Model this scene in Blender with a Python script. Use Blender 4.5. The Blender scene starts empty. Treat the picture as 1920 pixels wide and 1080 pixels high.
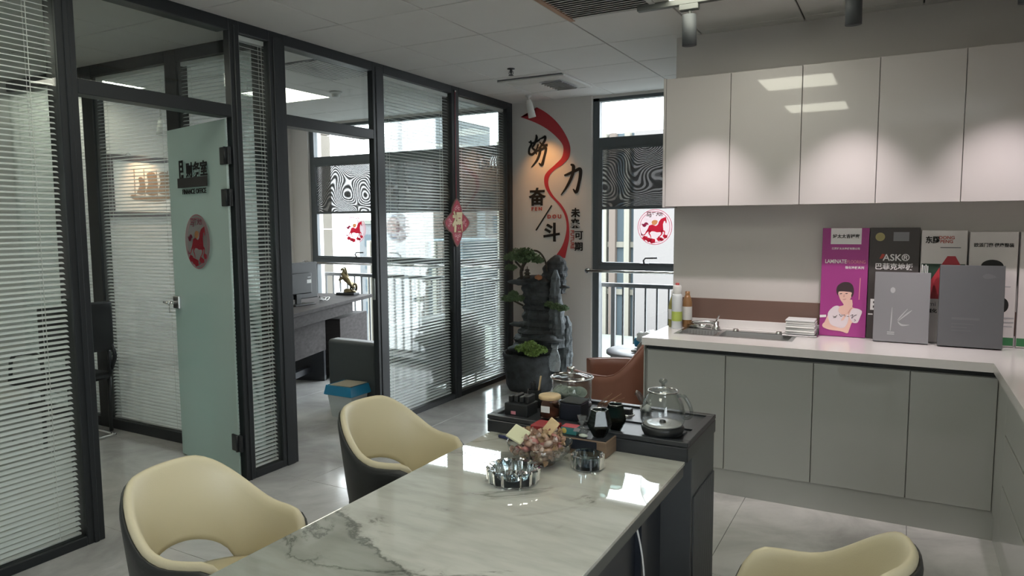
import bpy, bmesh, math, random
from mathutils import Vector, Matrix, noise
random.seed(7)
PI = math.pi
SC = bpy.context.scene
COL = SC.collection

# ------------------------------------------------------------------ camera
cam_d = bpy.data.cameras.new('camera'); cam = bpy.data.objects.new('camera', cam_d); COL.objects.link(cam)
cam_d.sensor_width = 36.0
cam_d.lens = 1320.16 * 36.0 / 1920.0
cam_d.clip_start = 0.05; cam_d.clip_end = 500
_r = Vector((0.875774, 0.482683, -0.006103)); _u = Vector((-0.038727, 0.082855, 0.995809)); _f = Vector((-0.481166, 0.871867, -0.091255))
M = Matrix.Identity(4)
for i in range(3):
    M[i][0] = _r[i]; M[i][1] = _u[i]; M[i][2] = -_f[i]
M[2][3] = 1.54
cam.matrix_world = M
SC.camera = cam

# ------------------------------------------------------------------ world (bright overcast sky) and exposure
w = bpy.data.worlds.new('world'); SC.world = w; w.use_nodes = True
nt = w.node_tree; bg = nt.nodes['Background']
bg.inputs[0].default_value = (0.925, 0.965, 1.0, 1)
SKY = 14.0           # zenith radiance; overcast sky falls to a third of it at the horizon
_tc = nt.nodes.new('ShaderNodeTexCoord'); _sp = nt.nodes.new('ShaderNodeSeparateXYZ'); _mr = nt.nodes.new('ShaderNodeMapRange')
_mr.inputs['From Min'].default_value = 0; _mr.inputs['From Max'].default_value = 1; _mr.inputs['To Min'].default_value = SKY / 3; _mr.inputs['To Max'].default_value = SKY
nt.links.new(_tc.outputs['Generated'], _sp.inputs[0]); nt.links.new(_sp.outputs['Z'], _mr.inputs['Value']); nt.links.new(_mr.outputs[0], bg.inputs[1])
SC.view_settings.view_transform = 'Standard'; SC.view_settings.look = 'None'
SC.view_settings.exposure = 0.7; SC.view_settings.gamma = 1.0; SC.view_settings.use_curve_mapping = False
cy = SC.cycles
cy.use_denoising = True
cy.max_bounces = 10; cy.diffuse_bounces = 4; cy.glossy_bounces = 4; cy.transmission_bounces = 8; cy.transparent_max_bounces = 40
cy.caustics_reflective = False; cy.caustics_refractive = False
cy.sample_clamp_indirect = 4.0
PANEL_E = 5.0        # ceiling panel emission
SPOT_W = 30.0        # track spot power
WARM_W = 9.0

# ------------------------------------------------------------------ materials
MATS = {}
def mat(name, col, rough=0.5, metal=0.0, coat=0.0, bump=0.0, bscale=60.0, var=0.0, vscale=4.0, spec=0.5, stretch=None, emit=None, coat_rough=0.03, ior=1.5):
    m = bpy.data.materials.new(name); m.use_nodes = True
    n = m.node_tree.nodes; l = m.node_tree.links
    b = n['Principled BSDF']
    b.inputs['Base Color'].default_value = (*col, 1); b.inputs['Roughness'].default_value = rough
    b.inputs['Metallic'].default_value = metal; b.inputs['Coat Weight'].default_value = coat
    b.inputs['Coat Roughness'].default_value = coat_rough; b.inputs['Specular IOR Level'].default_value = spec
    b.inputs['IOR'].default_value = ior
    if var or bump:
        tc = n.new('ShaderNodeTexCoord'); src = tc.outputs['Object']
        if stretch:
            mp = n.new('ShaderNodeMapping'); mp.inputs['Scale'].default_value = stretch
            l.new(src, mp.inputs['Vector']); src = mp.outputs['Vector']
        if var:
            nz = n.new('ShaderNodeTexNoise'); nz.inputs['Scale'].default_value = vscale; nz.inputs['Detail'].default_value = 6
            l.new(src, nz.inputs['Vector'])
            rp = n.new('ShaderNodeValToRGB')
            rp.color_ramp.elements[0].position = 0.3; rp.color_ramp.elements[1].position = 0.72
            rp.color_ramp.elements[0].color = (*[max(0, c * (1 - var)) for c in col], 1)
            rp.color_ramp.elements[1].color = (*[min(1, c * (1 + var)) for c in col], 1)
            l.new(nz.outputs['Fac'], rp.inputs['Fac']); l.new(rp.outputs['Color'], b.inputs['Base Color'])
        if bump:
            nb = n.new('ShaderNodeTexNoise'); nb.inputs['Scale'].default_value = bscale; nb.inputs['Detail'].default_value = 4
            l.new(src, nb.inputs['Vector'])
            bp = n.new('ShaderNodeBump'); bp.inputs['Strength'].default_value = bump; bp.inputs['Distance'].default_value = 0.01
            l.new(nb.outputs['Fac'], bp.inputs['Height']); l.new(bp.outputs['Normal'], b.inputs['Normal'])
    if emit:
        b.inputs['Emission Color'].default_value = (*emit[0], 1); b.inputs['Emission Strength'].default_value = emit[1]
    MATS[name] = m
    return m

def thin_glass(name, tint=(1, 1, 1), ior=1.5, rough=0.0, haze=0.0, haze_col=(0.8, 0.85, 0.85), trans_haze=0.5):
    """architectural pane: tinted see-through plus Fresnel reflection (and an optional frosted film)"""
    m = bpy.data.materials.new(name); m.use_nodes = True
    n = m.node_tree.nodes; l = m.node_tree.links; n.clear()
    out = n.new('ShaderNodeOutputMaterial'); fr = n.new('ShaderNodeFresnel'); # same reflectance from both sides of the pane
    ge = n.new('ShaderNodeNewGeometry'); mi = n.new('ShaderNodeMapRange'); mi.inputs['To Min'].default_value = ior; mi.inputs['To Max'].default_value = 1 / ior
    l.new(ge.outputs['Backfacing'], mi.inputs['Value']); l.new(mi.outputs[0], fr.inputs['IOR'])
    tr = n.new('ShaderNodeBsdfTransparent'); tr.inputs[0].default_value = (*tint, 1)
    gl = n.new('ShaderNodeBsdfGlossy'); gl.inputs['Roughness'].default_value = rough
    base = tr.outputs[0]
    if haze:
        df = n.new('ShaderNodeBsdfDiffuse'); df.inputs[0].default_value = (*haze_col, 1)
        tl = n.new('ShaderNodeBsdfTranslucent'); tl.inputs[0].default_value = (*haze_col, 1)
        mh = n.new('ShaderNodeMixShader'); mh.inputs[0].default_value = trans_haze
        l.new(df.outputs[0], mh.inputs[1]); l.new(tl.outputs[0], mh.inputs[2])
        mm = n.new('ShaderNodeMixShader'); mm.inputs[0].default_value = haze
        l.new(tr.outputs[0], mm.inputs[1]); l.new(mh.outputs[0], mm.inputs[2]); base = mm.outputs[0]
    mx = n.new('ShaderNodeMixShader')
    l.new(fr.outputs[0], mx.inputs[0]); l.new(base, mx.inputs[1]); l.new(gl.outputs[0], mx.inputs[2])
    l.new(mx.outputs[0], out.inputs[0]); MATS[name] = m
    return m

def glass(name, col, rough=0.0, ior=1.45):
    m = bpy.data.materials.new(name); m.use_nodes = True
    b = m.node_tree.nodes['Principled BSDF']
    b.inputs['Base Color'].default_value = (*col, 1); b.inputs['Roughness'].default_value = rough
    b.inputs['Transmission Weight'].default_value = 1.0; b.inputs['IOR'].default_value = ior
    MATS[name] = m; return m

mat('wall', (0.60, 0.575, 0.55), 0.75, bump=0.05, bscale=90)
mat('kitchen_wall', (0.56, 0.535, 0.51), 0.5)
mat('ceiling_slab', (0.07, 0.07, 0.068), 0.9)
mat('tile_ceil', (0.62, 0.61, 0.59), 0.85, var=0.03, vscale=2, bump=0.04, bscale=220)
mat('grout', (0.16, 0.16, 0.155), 0.8)
mat('black_frame', (0.016, 0.019, 0.022), 0.38, spec=0.4)
mat('window_frame', (0.085, 0.10, 0.11), 0.45)
mat('white_plastic', (0.72, 0.72, 0.70), 0.4)
mat('slat', (0.80, 0.815, 0.815), 0.4)
mat('cab_upper', (0.54, 0.51, 0.50), 0.25, coat=1.0)
mat('cab_lower', (0.40, 0.41, 0.39), 0.3, coat=0.8)
mat('cab_dark', (0.03, 0.035, 0.04), 0.5)
mat('counter', (0.74, 0.72, 0.71), 0.16, spec=0.5)
mat('brown_panel', (0.17, 0.105, 0.085), 0.3)
mat('steel', (0.58, 0.585, 0.58), 0.26, metal=1.0, bump=0.02, bscale=300, stretch=(1, 30, 1))
mat('steel_basin', (0.52, 0.525, 0.52), 0.42, metal=0.55, bump=0.02, bscale=300, stretch=(1, 30, 1))
mat('chrome', (0.75, 0.75, 0.75), 0.08, metal=1.0)
mat('dark_metal', (0.06, 0.06, 0.065), 0.35, metal=0.6)
mat('tea_black', (0.028, 0.031, 0.036), 0.3, var=0.15, vscale=5, stretch=(1, 12, 12), bump=0.03, bscale=60)
mat('tea_side', (0.10, 0.105, 0.11), 0.4)
mat('table_edge', (0.075, 0.08, 0.08), 0.3)
mat('table_base', (0.016, 0.02, 0.03), 0.35)
mat('cream_leather', (0.62, 0.555, 0.38), 0.42, bump=0.05, bscale=260)
mat('black_leather', (0.022, 0.024, 0.023), 0.42, bump=0.06, bscale=260)
mat('brown_leather', (0.20, 0.085, 0.055), 0.45, var=0.06, bump=0.04, bscale=200)
mat('grey_leather', (0.075, 0.085, 0.088), 0.5, bump=0.04, bscale=220)
mat('desk_wood', (0.058, 0.052, 0.052), 0.7, spec=0.15, var=0.25, vscale=3, stretch=(6, 1, 14))
mat('desk_dark', (0.03, 0.033, 0.04), 0.4)
mat('bronze', (0.20, 0.165, 0.095), 0.38, metal=0.85, var=0.35, vscale=18)
mat('rock', (0.040, 0.046, 0.050), 0.75, var=0.5, vscale=14, bump=0.5, bscale=40)
mat('rock_light', (0.085, 0.10, 0.108), 0.7, var=0.4, vscale=14, bump=0.5, bscale=40)
mat('leaf', (0.085, 0.14, 0.06), 0.6, var=0.45, vscale=30)
mat('leaf_bright', (0.17, 0.27, 0.06), 0.6, var=0.4, vscale=30)
mat('bark', (0.05, 0.04, 0.03), 0.8)
mat('orange_clay', (0.35, 0.14, 0.06), 0.6)
mat('red_ribbon', (0.42, 0.03, 0.04), 0.45)
mat('dark_letter', (0.025, 0.025, 0.025), 0.8, spec=0.1)
mat('dark_strip', (0.055, 0.055, 0.055), 0.8, spec=0.1)
mat('red_letter', (0.45, 0.07, 0.05), 0.5)
mat('fu_red', (0.36, 0.02, 0.045), 0.5, var=0.25, vscale=40)
mat('fu_dark', (0.20, 0.10, 0.08), 0.6)
mat('gold', (0.72, 0.60, 0.36), 0.4)
mat('pink_print', (0.75, 0.35, 0.38), 0.5)
mat('horse_red', (0.62, 0.03, 0.05), 0.5)
mat('horse_dark', (0.25, 0.03, 0.06), 0.5)
mat('ring_pink', (0.72, 0.28, 0.33), 0.5)
mat('peach', (0.78, 0.36, 0.16), 0.5)
mat('purple_box', (0.36, 0.045, 0.24), 0.35)
mat('darkbrown_box', (0.055, 0.047, 0.045), 0.4)
mat('white_box', (0.66, 0.63, 0.62), 0.45)
mat('grey_box', (0.22, 0.22, 0.235), 0.4)
mat('darkgrey_box', (0.105, 0.108, 0.115), 0.4)
mat('grey_print', (0.13, 0.13, 0.14), 0.4)
mat('silver_print', (0.42, 0.42, 0.44), 0.3)
mat('white_print', (0.8, 0.78, 0.78), 0.5)
mat('green_band', (0.04, 0.20, 0.075), 0.45)
mat('dark_green_card', (0.02, 0.05, 0.03), 0.5)
mat('red_card', (0.42, 0.035, 0.05), 0.45)
mat('black_card', (0.012, 0.012, 0.012), 0.5)
mat('skin', (0.80, 0.52, 0.44), 0.5)
mat('skin_shade', (0.62, 0.34, 0.30), 0.5)
mat('hair', (0.05, 0.03, 0.035), 0.5)
mat('dress', (0.74, 0.66, 0.70), 0.5)
mat('gold_seal', (0.35, 0.30, 0.14), 0.4, metal=0.5)
mat('bamboo', (0.58, 0.43, 0.24), 0.5, var=0.12, vscale=8, stretch=(1, 14, 1))
mat('wood_box', (0.20, 0.135, 0.09), 0.5, var=0.15, vscale=6, stretch=(1, 1, 16))
mat('red_packet', (0.30, 0.015, 0.02), 0.4)
mat('teal_pack', (0.05, 0.2, 0.2), 0.35)
mat('yellow_pack', (0.5, 0.38, 0.1), 0.35)
mat('silver_pack', (0.75, 0.72, 0.75), 0.25, metal=0.6)
mat('candy_a', (0.40, 0.25, 0.18), 0.3, var=0.3, vscale=25)
mat('candy_b', (0.40, 0.17, 0.15), 0.3, var=0.3, vscale=25)
mat('candy_c', (0.48, 0.37, 0.31), 0.25, var=0.25, vscale=25)
mat('candy_d', (0.35, 0.23, 0.13), 0.3, var=0.3, vscale=25)
mat('cream_pack', (0.60, 0.60, 0.40), 0.35)
mat('navy_pen', (0.02, 0.03, 0.12), 0.3)
mat('paper', (0.74, 0.74, 0.72), 0.6)
mat('paper_edge', (0.62, 0.63, 0.63), 0.7)
mat('bin_white', (0.62, 0.66, 0.66), 0.4)
mat('bin_blue', (0.03, 0.28, 0.50), 0.35)
mat('cardboard', (0.52, 0.46, 0.36), 0.6)
mat('monitor_black', (0.018, 0.02, 0.022), 0.35)
mat('mesh_black', (0.012, 0.013, 0.016), 0.7)
mat('picture_frame', (0.045, 0.03, 0.035), 0.4)
mat('picture_paper', (0.76, 0.73, 0.70), 0.6)
mat('ship_brown', (0.24, 0.15, 0.09), 0.6)
mat('grass_bottle', (0.26, 0.25, 0.08), 0.25)
mat('orange_bottle', (0.30, 0.16, 0.07), 0.3)
mat('can_white', (0.68, 0.72, 0.74), 0.25)
mat('can_green', (0.45, 0.55, 0.12), 0.3)
mat('red_cap', (0.45, 0.06, 0.06), 0.4)
mat('side_table', (0.17, 0.175, 0.20), 0.35)
mat('pouch', (0.22, 0.21, 0.20), 0.7)
mat('plastic_bag', (0.72, 0.75, 0.74), 0.3)
mat('concrete', (0.099, 0.0904, 0.0779), 0.85, spec=0.1, var=0.06)
mat('tower_cream', (0.1254, 0.1208, 0.1023), 0.8, spec=0.1)
mat('tower_brown', (0.0759, 0.0627, 0.0541), 0.8, spec=0.1)
mat('tower_glass', (0.0462, 0.0607, 0.0693), 0.8, spec=0.1)
mat('tower_white', (0.1089, 0.1023, 0.1003), 0.8, spec=0.1)
mat('skyline', (0.0858, 0.0924, 0.0957), 0.9, spec=0.1)
mat('ledge', (0.10, 0.10, 0.095), 0.9)
mat('roof_pale', (0.099, 0.1089, 0.0957), 0.9, spec=0.1)
mat('rail_metal', (0.06, 0.065, 0.07), 0.5)
mat('lamp_grey', (0.06, 0.065, 0.07), 0.55, spec=0.3)
mat('track_grey', (0.10, 0.105, 0.10), 0.45)
mat('vent_white', (0.56, 0.56, 0.54), 0.5)
mat('vent_dark', (0.03, 0.03, 0.03), 0.8)
mat('vent_wood', (0.36, 0.22, 0.15), 0.5)
mat('panel_light', (0.9, 0.9, 0.8), 0.4, emit=((1.0, 0.985, 0.82), PANEL_E))
mat('spot_glow', (1, 0.95, 0.9), 0.4, emit=((1, 0.93, 0.9), 12.0))
mat('cable_white', (0.7, 0.7, 0.7), 0.4)
mat('jar_fill', (0.22, 0.13, 0.10), 0.6, var=0.4, vscale=40)
mat('cup_green', (0.42, 0.47, 0.40), 0.25)
mat('water_plate', (0.62, 0.60, 0.60), 0.2, metal=0.3)
mat('twig', (0.20, 0.10, 0.06), 0.8)
mat('floor_skirting', (0.10, 0.10, 0.10), 0.5)
thin_glass('pane', (0.965, 0.985, 0.98), 1.5)
thin_glass('win_pane', (0.96, 0.98, 0.98), 1.45)
thin_glass('clear_ware', (0.91, 0.925, 0.925), 1.6)
thin_glass('clear_lid', (0.84, 0.86, 0.86), 1.65)
thin_glass('dark_ware', (0.30, 0.36, 0.35), 1.5)
thin_glass('amber_ware', (0.80, 0.68, 0.62), 1.5)
thin_glass('film_bag', (0.82, 0.84, 0.84), 1.4, 0.1, haze=0.12)
thin_glass('frosted', (0.50, 0.68, 0.62), 1.5, 0.02, haze=0.80, haze_col=(0.64, 0.77, 0.735), trans_haze=0.4)
glass('ash_glass', (0.68, 0.78, 0.83), 0.02, 1.29)
glass('ash_dark', (0.44, 0.54, 0.58), 0.0, 1.3)
thin_glass('solid_glass', (0.72, 0.75, 0.75), 1.7)
thin_glass('sticker_film', (0.92, 0.80, 0.82), 1.2, 0.3, haze=0.5, haze_col=(0.36, 0.29, 0.30))

def nodes_mat(name):
    m = bpy.data.materials.new(name); m.use_nodes = True; MATS[name] = m
    return m, m.node_tree.nodes, m.node_tree.links, m.node_tree.nodes['Principled BSDF']
for nm, c_ in (('horse_red', (0.36, 0.012, 0.03)), ('horse_dark', (0.20, 0.02, 0.05)), ('ring_pink', (0.42, 0.12, 0.16)), ('peach', (0.45, 0.20, 0.08))):
    m, n, l, b = nodes_mat('film_' + nm); o_ = [x for x in n if x.type == 'OUTPUT_MATERIAL'][0]
    b.inputs['Base Color'].default_value = (*c_, 1)
    tl = n.new('ShaderNodeBsdfTranslucent'); tl.inputs[0].default_value = (*c_, 1); mx = n.new('ShaderNodeMixShader'); mx.inputs[0].default_value = 0.45
    l.new(b.outputs[0], mx.inputs[1]); l.new(tl.outputs[0], mx.inputs[2]); l.new(mx.outputs[0], o_.inputs[0])
# polished grey porcelain
m, n, l, b = nodes_mat('tile_floor')
tc = n.new('ShaderNodeTexCoord'); geo = n.new('ShaderNodeNewGeometry')
n1 = n.new('ShaderNodeTexNoise'); n1.inputs['Scale'].default_value = 1.6; n1.inputs['Detail'].default_value = 8; n1.inputs['Roughness'].default_value = 0.62; n1.inputs['Distortion'].default_value = 0.6
l.new(geo.outputs['Position'], n1.inputs['Vector'])
rp = n.new('ShaderNodeValToRGB'); e = rp.color_ramp.elements
e[0].position = 0.33; e[0].color = (0.36, 0.355, 0.345, 1); e[1].position = 0.68; e[1].color = (0.66, 0.655, 0.64, 1)
l.new(n1.outputs['Fac'], rp.inputs['Fac']); l.new(rp.outputs['Color'], b.inputs['Base Color'])
b.inputs['Roughness'].default_value = 0.13
# marble
m, n, l, b = nodes_mat('marble')
geo = n.new('ShaderNodeNewGeometry')
n1 = n.new('ShaderNodeTexNoise'); n1.inputs['Scale'].default_value = 1.15; n1.inputs['Detail'].default_value = 10; n1.inputs['Roughness'].default_value = 0.62; n1.inputs['Distortion'].default_value = 1.0
n2 = n.new('ShaderNodeTexNoise'); n2.inputs['Scale'].default_value = 1.35; n2.inputs['Detail'].default_value = 7; n2.inputs['Distortion'].default_value = 0.8
n3 = n.new('ShaderNodeTexNoise'); n3.inputs['Scale'].default_value = 7; n3.inputs['Detail'].default_value = 8
mp = n.new('ShaderNodeMapping'); mp.inputs['Location'].default_value = (3.35, 1.2, 0)
mp2 = n.new('ShaderNodeMapping'); mp2.inputs['Rotation'].default_value = (0, 0, 0.7); mp2.inputs['Scale'].default_value = (1, 4, 1)
l.new(geo.outputs['Position'], mp.inputs['Vector']); l.new(geo.outputs['Position'], mp2.inputs['Vector'])
l.new(mp.outputs[0], n1.inputs['Vector']); l.new(mp.outputs[0], n2.inputs['Vector']); l.new(mp2.outputs[0], n3.inputs['Vector'])
v = n.new('ShaderNodeValToRGB'); e = v.color_ramp.elements
e[0].position = 0.478; e[0].color = (1, 1, 1, 1); e[1].position = 0.522; e[1].color = (1, 1, 1, 1)
k = e.new(0.5); k.color = (0.45, 0.46, 0.45, 1); k = e.new(0.492); k.color = (0.80, 0.80, 0.79, 1); k = e.new(0.508); k.color = (0.86, 0.86, 0.85, 1)
pt = n.new('ShaderNodeValToRGB'); e = pt.color_ramp.elements
e[0].position = 0.385; e[0].color = (0.46, 0.47, 0.46, 1); e[1].position = 0.415; e[1].color = (0.97, 0.97, 0.955, 1)
st = n.new('ShaderNodeValToRGB'); e = st.color_ramp.elements
e[0].position = 0.3; e[0].color = (0.78, 0.79, 0.78, 1); e[1].position = 0.6; e[1].color = (1, 1, 1, 1)
l.new(n1.outputs['Fac'], v.inputs['Fac']); l.new(n2.outputs['Fac'], pt.inputs['Fac']); l.new(n3.outputs['Fac'], st.inputs['Fac'])
m1 = n.new('ShaderNodeMixRGB'); m1.blend_type = 'MULTIPLY'; m1.inputs[0].default_value = 0.8
m2 = n.new('ShaderNodeMixRGB'); m2.blend_type = 'MULTIPLY'; m2.inputs[0].default_value = 1
m3 = n.new('ShaderNodeMixRGB'); m3.blend_type = 'MULTIPLY'; m3.inputs[0].default_value = 1; m3.inputs[2].default_value = (0.60, 0.60, 0.555, 1)
l.new(v.outputs[0], m1.inputs[1]); l.new(st.outputs[0], m1.inputs[2]); l.new(m1.outputs[0], m2.inputs[1]); l.new(pt.outputs[0], m2.inputs[2]); l.new(m2.outputs[0], m3.inputs[1])
sx = n.new('ShaderNodeSeparateXYZ'); l.new(geo.outputs['Position'], sx.inputs[0])
a1 = n.new('ShaderNodeMath'); a1.operation = 'MULTIPLY_ADD'; a1.inputs[1].default_value = 0.40; l.new(sx.outputs['X'], a1.inputs[0]); l.new(sx.outputs['Y'], a1.inputs[2])
n4 = n.new('ShaderNodeTexNoise'); n4.inputs['Scale'].default_value = 5.0; n4.inputs['Detail'].default_value = 9; n4.inputs['Roughness'].default_value = 0.65
l.new(geo.outputs['Position'], n4.inputs['Vector'])
a2 = n.new('ShaderNodeMath'); a2.operation = 'MULTIPLY_ADD'; a2.inputs[1].default_value = 0.34; l.new(n4.outputs['Fac'], a2.inputs[0]); l.new(a1.outputs[0], a2.inputs[2])
pr_ = n.new('ShaderNodeMapRange'); pr_.inputs['From Min'].default_value = 0.0; pr_.inputs['From Max'].default_value = 2.0; l.new(a2.outputs[0], pr_.inputs['Value'])
pc = n.new('ShaderNodeValToRGB'); e = pc.color_ramp.elements
e[0].position = 0.40; e[0].color = (0.66, 0.67, 0.66, 1); e[1].position = 0.535; e[1].color = (1, 1, 1, 1)
k = e.new(0.508); k.color = (0.60, 0.61, 0.60, 1); k = e.new(0.517); k.color = (0.26, 0.27, 0.265, 1); k = e.new(0.523); k.color = (0.88, 0.88, 0.87, 1)
l.new(pr_.outputs[0], pc.inputs['Fac'])
m4 = n.new('ShaderNodeMixRGB'); m4.blend_type = 'MULTIPLY'; m4.inputs[0].default_value = 1; l.new(m3.outputs[0], m4.inputs[1]); l.new(pc.outputs[0], m4.inputs[2])
l.new(m4.outputs[0], b.inputs['Base Color']); b.inputs['Roughness'].default_value = 0.02
b.inputs['Coat Weight'].default_value = 1.0; b.inputs['Coat Roughness'].default_value = 0.01; b.inputs['Coat IOR'].default_value = 1.6
# window insect screen: see-through weave with wavy interference bands
m, n, l, b = nodes_mat('screen')
out = [x for x in n if x.type == 'OUTPUT_MATERIAL'][0]
tcs = n.new('ShaderNodeTexCoord')
ns = n.new('ShaderNodeTexNoise'); ns.inputs['Scale'].default_value = 2.6; ns.inputs['Detail'].default_value = 0.0
l.new(tcs.outputs['Object'], ns.inputs['Vector'])
mu = n.new('ShaderNodeMath'); mu.operation = 'MULTIPLY'; mu.inputs[1].default_value = 230.0
sn = n.new('ShaderNodeMath'); sn.operation = 'SINE'
sp_ = n.new('ShaderNodeSeparateXYZ'); l.new(tcs.outputs['Object'], sp_.inputs[0])
mz = n.new('ShaderNodeMath'); mz.operation = 'MULTIPLY_ADD'; mz.inputs[1].default_value = 200.0; l.new(sp_.outputs['Z'], mz.inputs[0])
l.new(ns.outputs['Fac'], mu.inputs[0]); l.new(mu.outputs[0], mz.inputs[2]); l.new(mz.outputs[0], sn.inputs[0])
ma = n.new('ShaderNodeMapRange'); ma.inputs['From Min'].default_value = -1; ma.inputs['From Max'].default_value = 1; ma.inputs['To Min'].default_value = 0.58; ma.inputs['To Max'].default_value = 0.96
l.new(sn.outputs[0], ma.inputs['Value'])
tr = n.new('ShaderNodeBsdfTransparent'); mx = n.new('ShaderNodeMixShader')
b.inputs['Base Color'].default_value = (0.10, 0.103, 0.108, 1); b.inputs['Roughness'].default_value = 0.9; b.inputs['Specular IOR Level'].default_value = 0.1
l.new(ma.outputs[0], mx.inputs[0]); l.new(tr.outputs[0], mx.inputs[1]); l.new(b.outputs[0], mx.inputs[2]); l.new(mx.outputs[0], out.inputs[0])

# ------------------------------------------------------------------ mesh helpers
class MB:
    def __init__(s): s.bm = bmesh.new()
    def box(s, x0, x1, y0, y1, z0, z1, bev=0.0, seg=2):
        t = bmesh.new()
        vs = [t.verts.new((x, y, z)) for z in (z0, z1) for y in (y0, y1) for x in (x0, x1)]
        for f in ((0, 2, 3, 1), (4, 5, 7, 6), (0, 1, 5, 4), (2, 6, 7, 3), (0, 4, 6, 2), (1, 3, 7, 5)):
            t.faces.new([vs[i] for i in f])
        if bev:
            bmesh.ops.bevel(t, geom=t.edges[:], offset=bev, segments=seg, profile=0.5, affect='EDGES')
        return s._merge(t)
    def _merge(s, t, mtx=None):
        if mtx is not None: bmesh.ops.transform(t, matrix=mtx, verts=t.verts)
        me = bpy.data.meshes.new('t'); t.to_mesh(me); t.free(); s.bm.from_mesh(me); bpy.data.meshes.remove(me)
        return s
    def bar(s, p, q, wx, wz, bev=0.0, up=(0, 0, 1)):
        """box bar from p to q with a wx * wz section"""
        p = Vector(p); q = Vector(q); d = q - p; L = d.length; d.normalize()
        u = Vector(up)
        if abs(d.dot(u)) > 0.99: u = Vector((1, 0, 0))
        a = d.cross(u).normalized(); c = a.cross(d)
        t = MB().box(-wx / 2, wx / 2, 0, L, -wz / 2, wz / 2, bev).bm
        mt = Matrix((( a.x, d.x, c.x, p.x), (a.y, d.y, c.y, p.y), (a.z, d.z, c.z, p.z), (0, 0, 0, 1)))
        return s._merge(t, mt)
    def tube(s, pts, r, seg=10, cap=True, radii=None):
        pts = [Vector(p) for p in pts]; rings = []
        prev = None
        for i, p in enumerate(pts):
            d = (pts[min(i + 1, len(pts) - 1)] - pts[max(i - 1, 0)]).normalized()
            if prev is None:
                a = d.cross(Vector((0, 0, 1)))
                if a.length < 0.05: a = d.cross(Vector((1, 0, 0)))
            else:
                a = prev - d * prev.dot(d)
            a.normalize(); prev = a; c = d.cross(a)
            rr = radii[i] if radii else r
            rings.append([s.bm.verts.new(p + (a * math.cos(2 * PI * k / seg) + c * math.sin(2 * PI * k / seg)) * rr) for k in range(seg)])
        for i in range(len(rings) - 1):
            for k in range(seg):
                f = s.bm.faces.new((rings[i][k], rings[i][(k + 1) % seg], rings[i + 1][(k + 1) % seg], rings[i + 1][k])); f.smooth = True
        if cap:
            s.bm.faces.new(rings[0][::-1]); s.bm.faces.new(rings[-1])
        return s
    def lathe(s, prof, c=(0, 0, 0), seg=32, sx=1.0, sy=1.0, smooth=True, fn=None):
        """prof: list of (r, z); r=0 closes the end"""
        rings = []
        for r, z in prof:
            if r <= 1e-6:
                rings.append([s.bm.verts.new((c[0], c[1], c[2] + z))])
            else:
                rings.append([s.bm.verts.new((c[0] + sx * (fn(r, z, 2 * PI * k / seg) if fn else r) * math.cos(2 * PI * k / seg), c[1] + sy * (fn(r, z, 2 * PI * k / seg) if fn else r) * math.sin(2 * PI * k / seg), c[2] + z)) for k in range(seg)])
        for a, b in zip(rings, rings[1:]):
            for k in range(seg):
                k2 = (k + 1) % seg
                if len(a) == 1 and len(b) == 1: continue
                if len(a) == 1: f = s.bm.faces.new((a[0], b[k], b[k2]))
                elif len(b) == 1: f = s.bm.faces.new((a[k], b[0], a[k2])) if False else s.bm.faces.new((a[k2], a[k], b[0]))
                else: f = s.bm.faces.new((a[k2], a[k], b[k], b[k2]))
                f.smooth = smooth
        return s
    def prism(s, poly, o, u, v, depth=0.0):
        """flat polygon in frame (o,u,v); extruded by depth along u x v (towards the viewer side)"""
        o = Vector(o); u = Vector(u); v = Vector(v); nrm = u.cross(v).normalized()
        t = bmesh.new()
        vs = [t.verts.new(o + u * a + v * b) for a, b in poly]
        try: f = t.faces.new(vs)
        except ValueError: t.free(); return s
        f.normal_update()
        if f.normal.dot(nrm) < 0: f.normal_flip()
        if depth:
            r = bmesh.ops.extrude_face_region(t, geom=[f])
            bmesh.ops.translate(t, vec=nrm * depth, verts=[g for g in r['geom'] if isinstance(g, bmesh.types.BMVert)])
            bmesh.ops.recalc_face_normals(t, faces=t.faces[:])
        bmesh.ops.triangulate(t, faces=[f for f in t.faces if len(f.verts) > 4])
        return s._merge(t)
    def grid(s, P, closed_u=False, smooth=True):
        V = [[s.bm.verts.new(p) for p in row] for row in P]
        R = len(V); Cn = len(V[0])
        for i in range(R - 1):
            for j in range(Cn if closed_u else Cn - 1):
                f = s.bm.faces.new((V[i][j], V[i][(j + 1) % Cn], V[i + 1][(j + 1) % Cn], V[i + 1][j])); f.smooth = smooth
        return V
    def sphere(s, c, r, sc=(1, 1, 1), sub=2, jit=0.0):
        t = bmesh.new(); bmesh.ops.create_icosphere(t, subdivisions=sub, radius=1)
        for v in t.verts:
            k = 1 + jit * noise.noise(v.co * 2.3 + Vector(c) * 7)
            v.co = Vector((v.co.x * sc[0] * r * k + c[0], v.co.y * sc[1] * r * k + c[1], v.co.z * sc[2] * r * k + c[2]))
        for f in t.faces: f.smooth = True
        return s._merge(t)
    def xf(s, mtx): bmesh.ops.transform(s.bm, matrix=mtx, verts=s.bm.verts); return s

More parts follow.
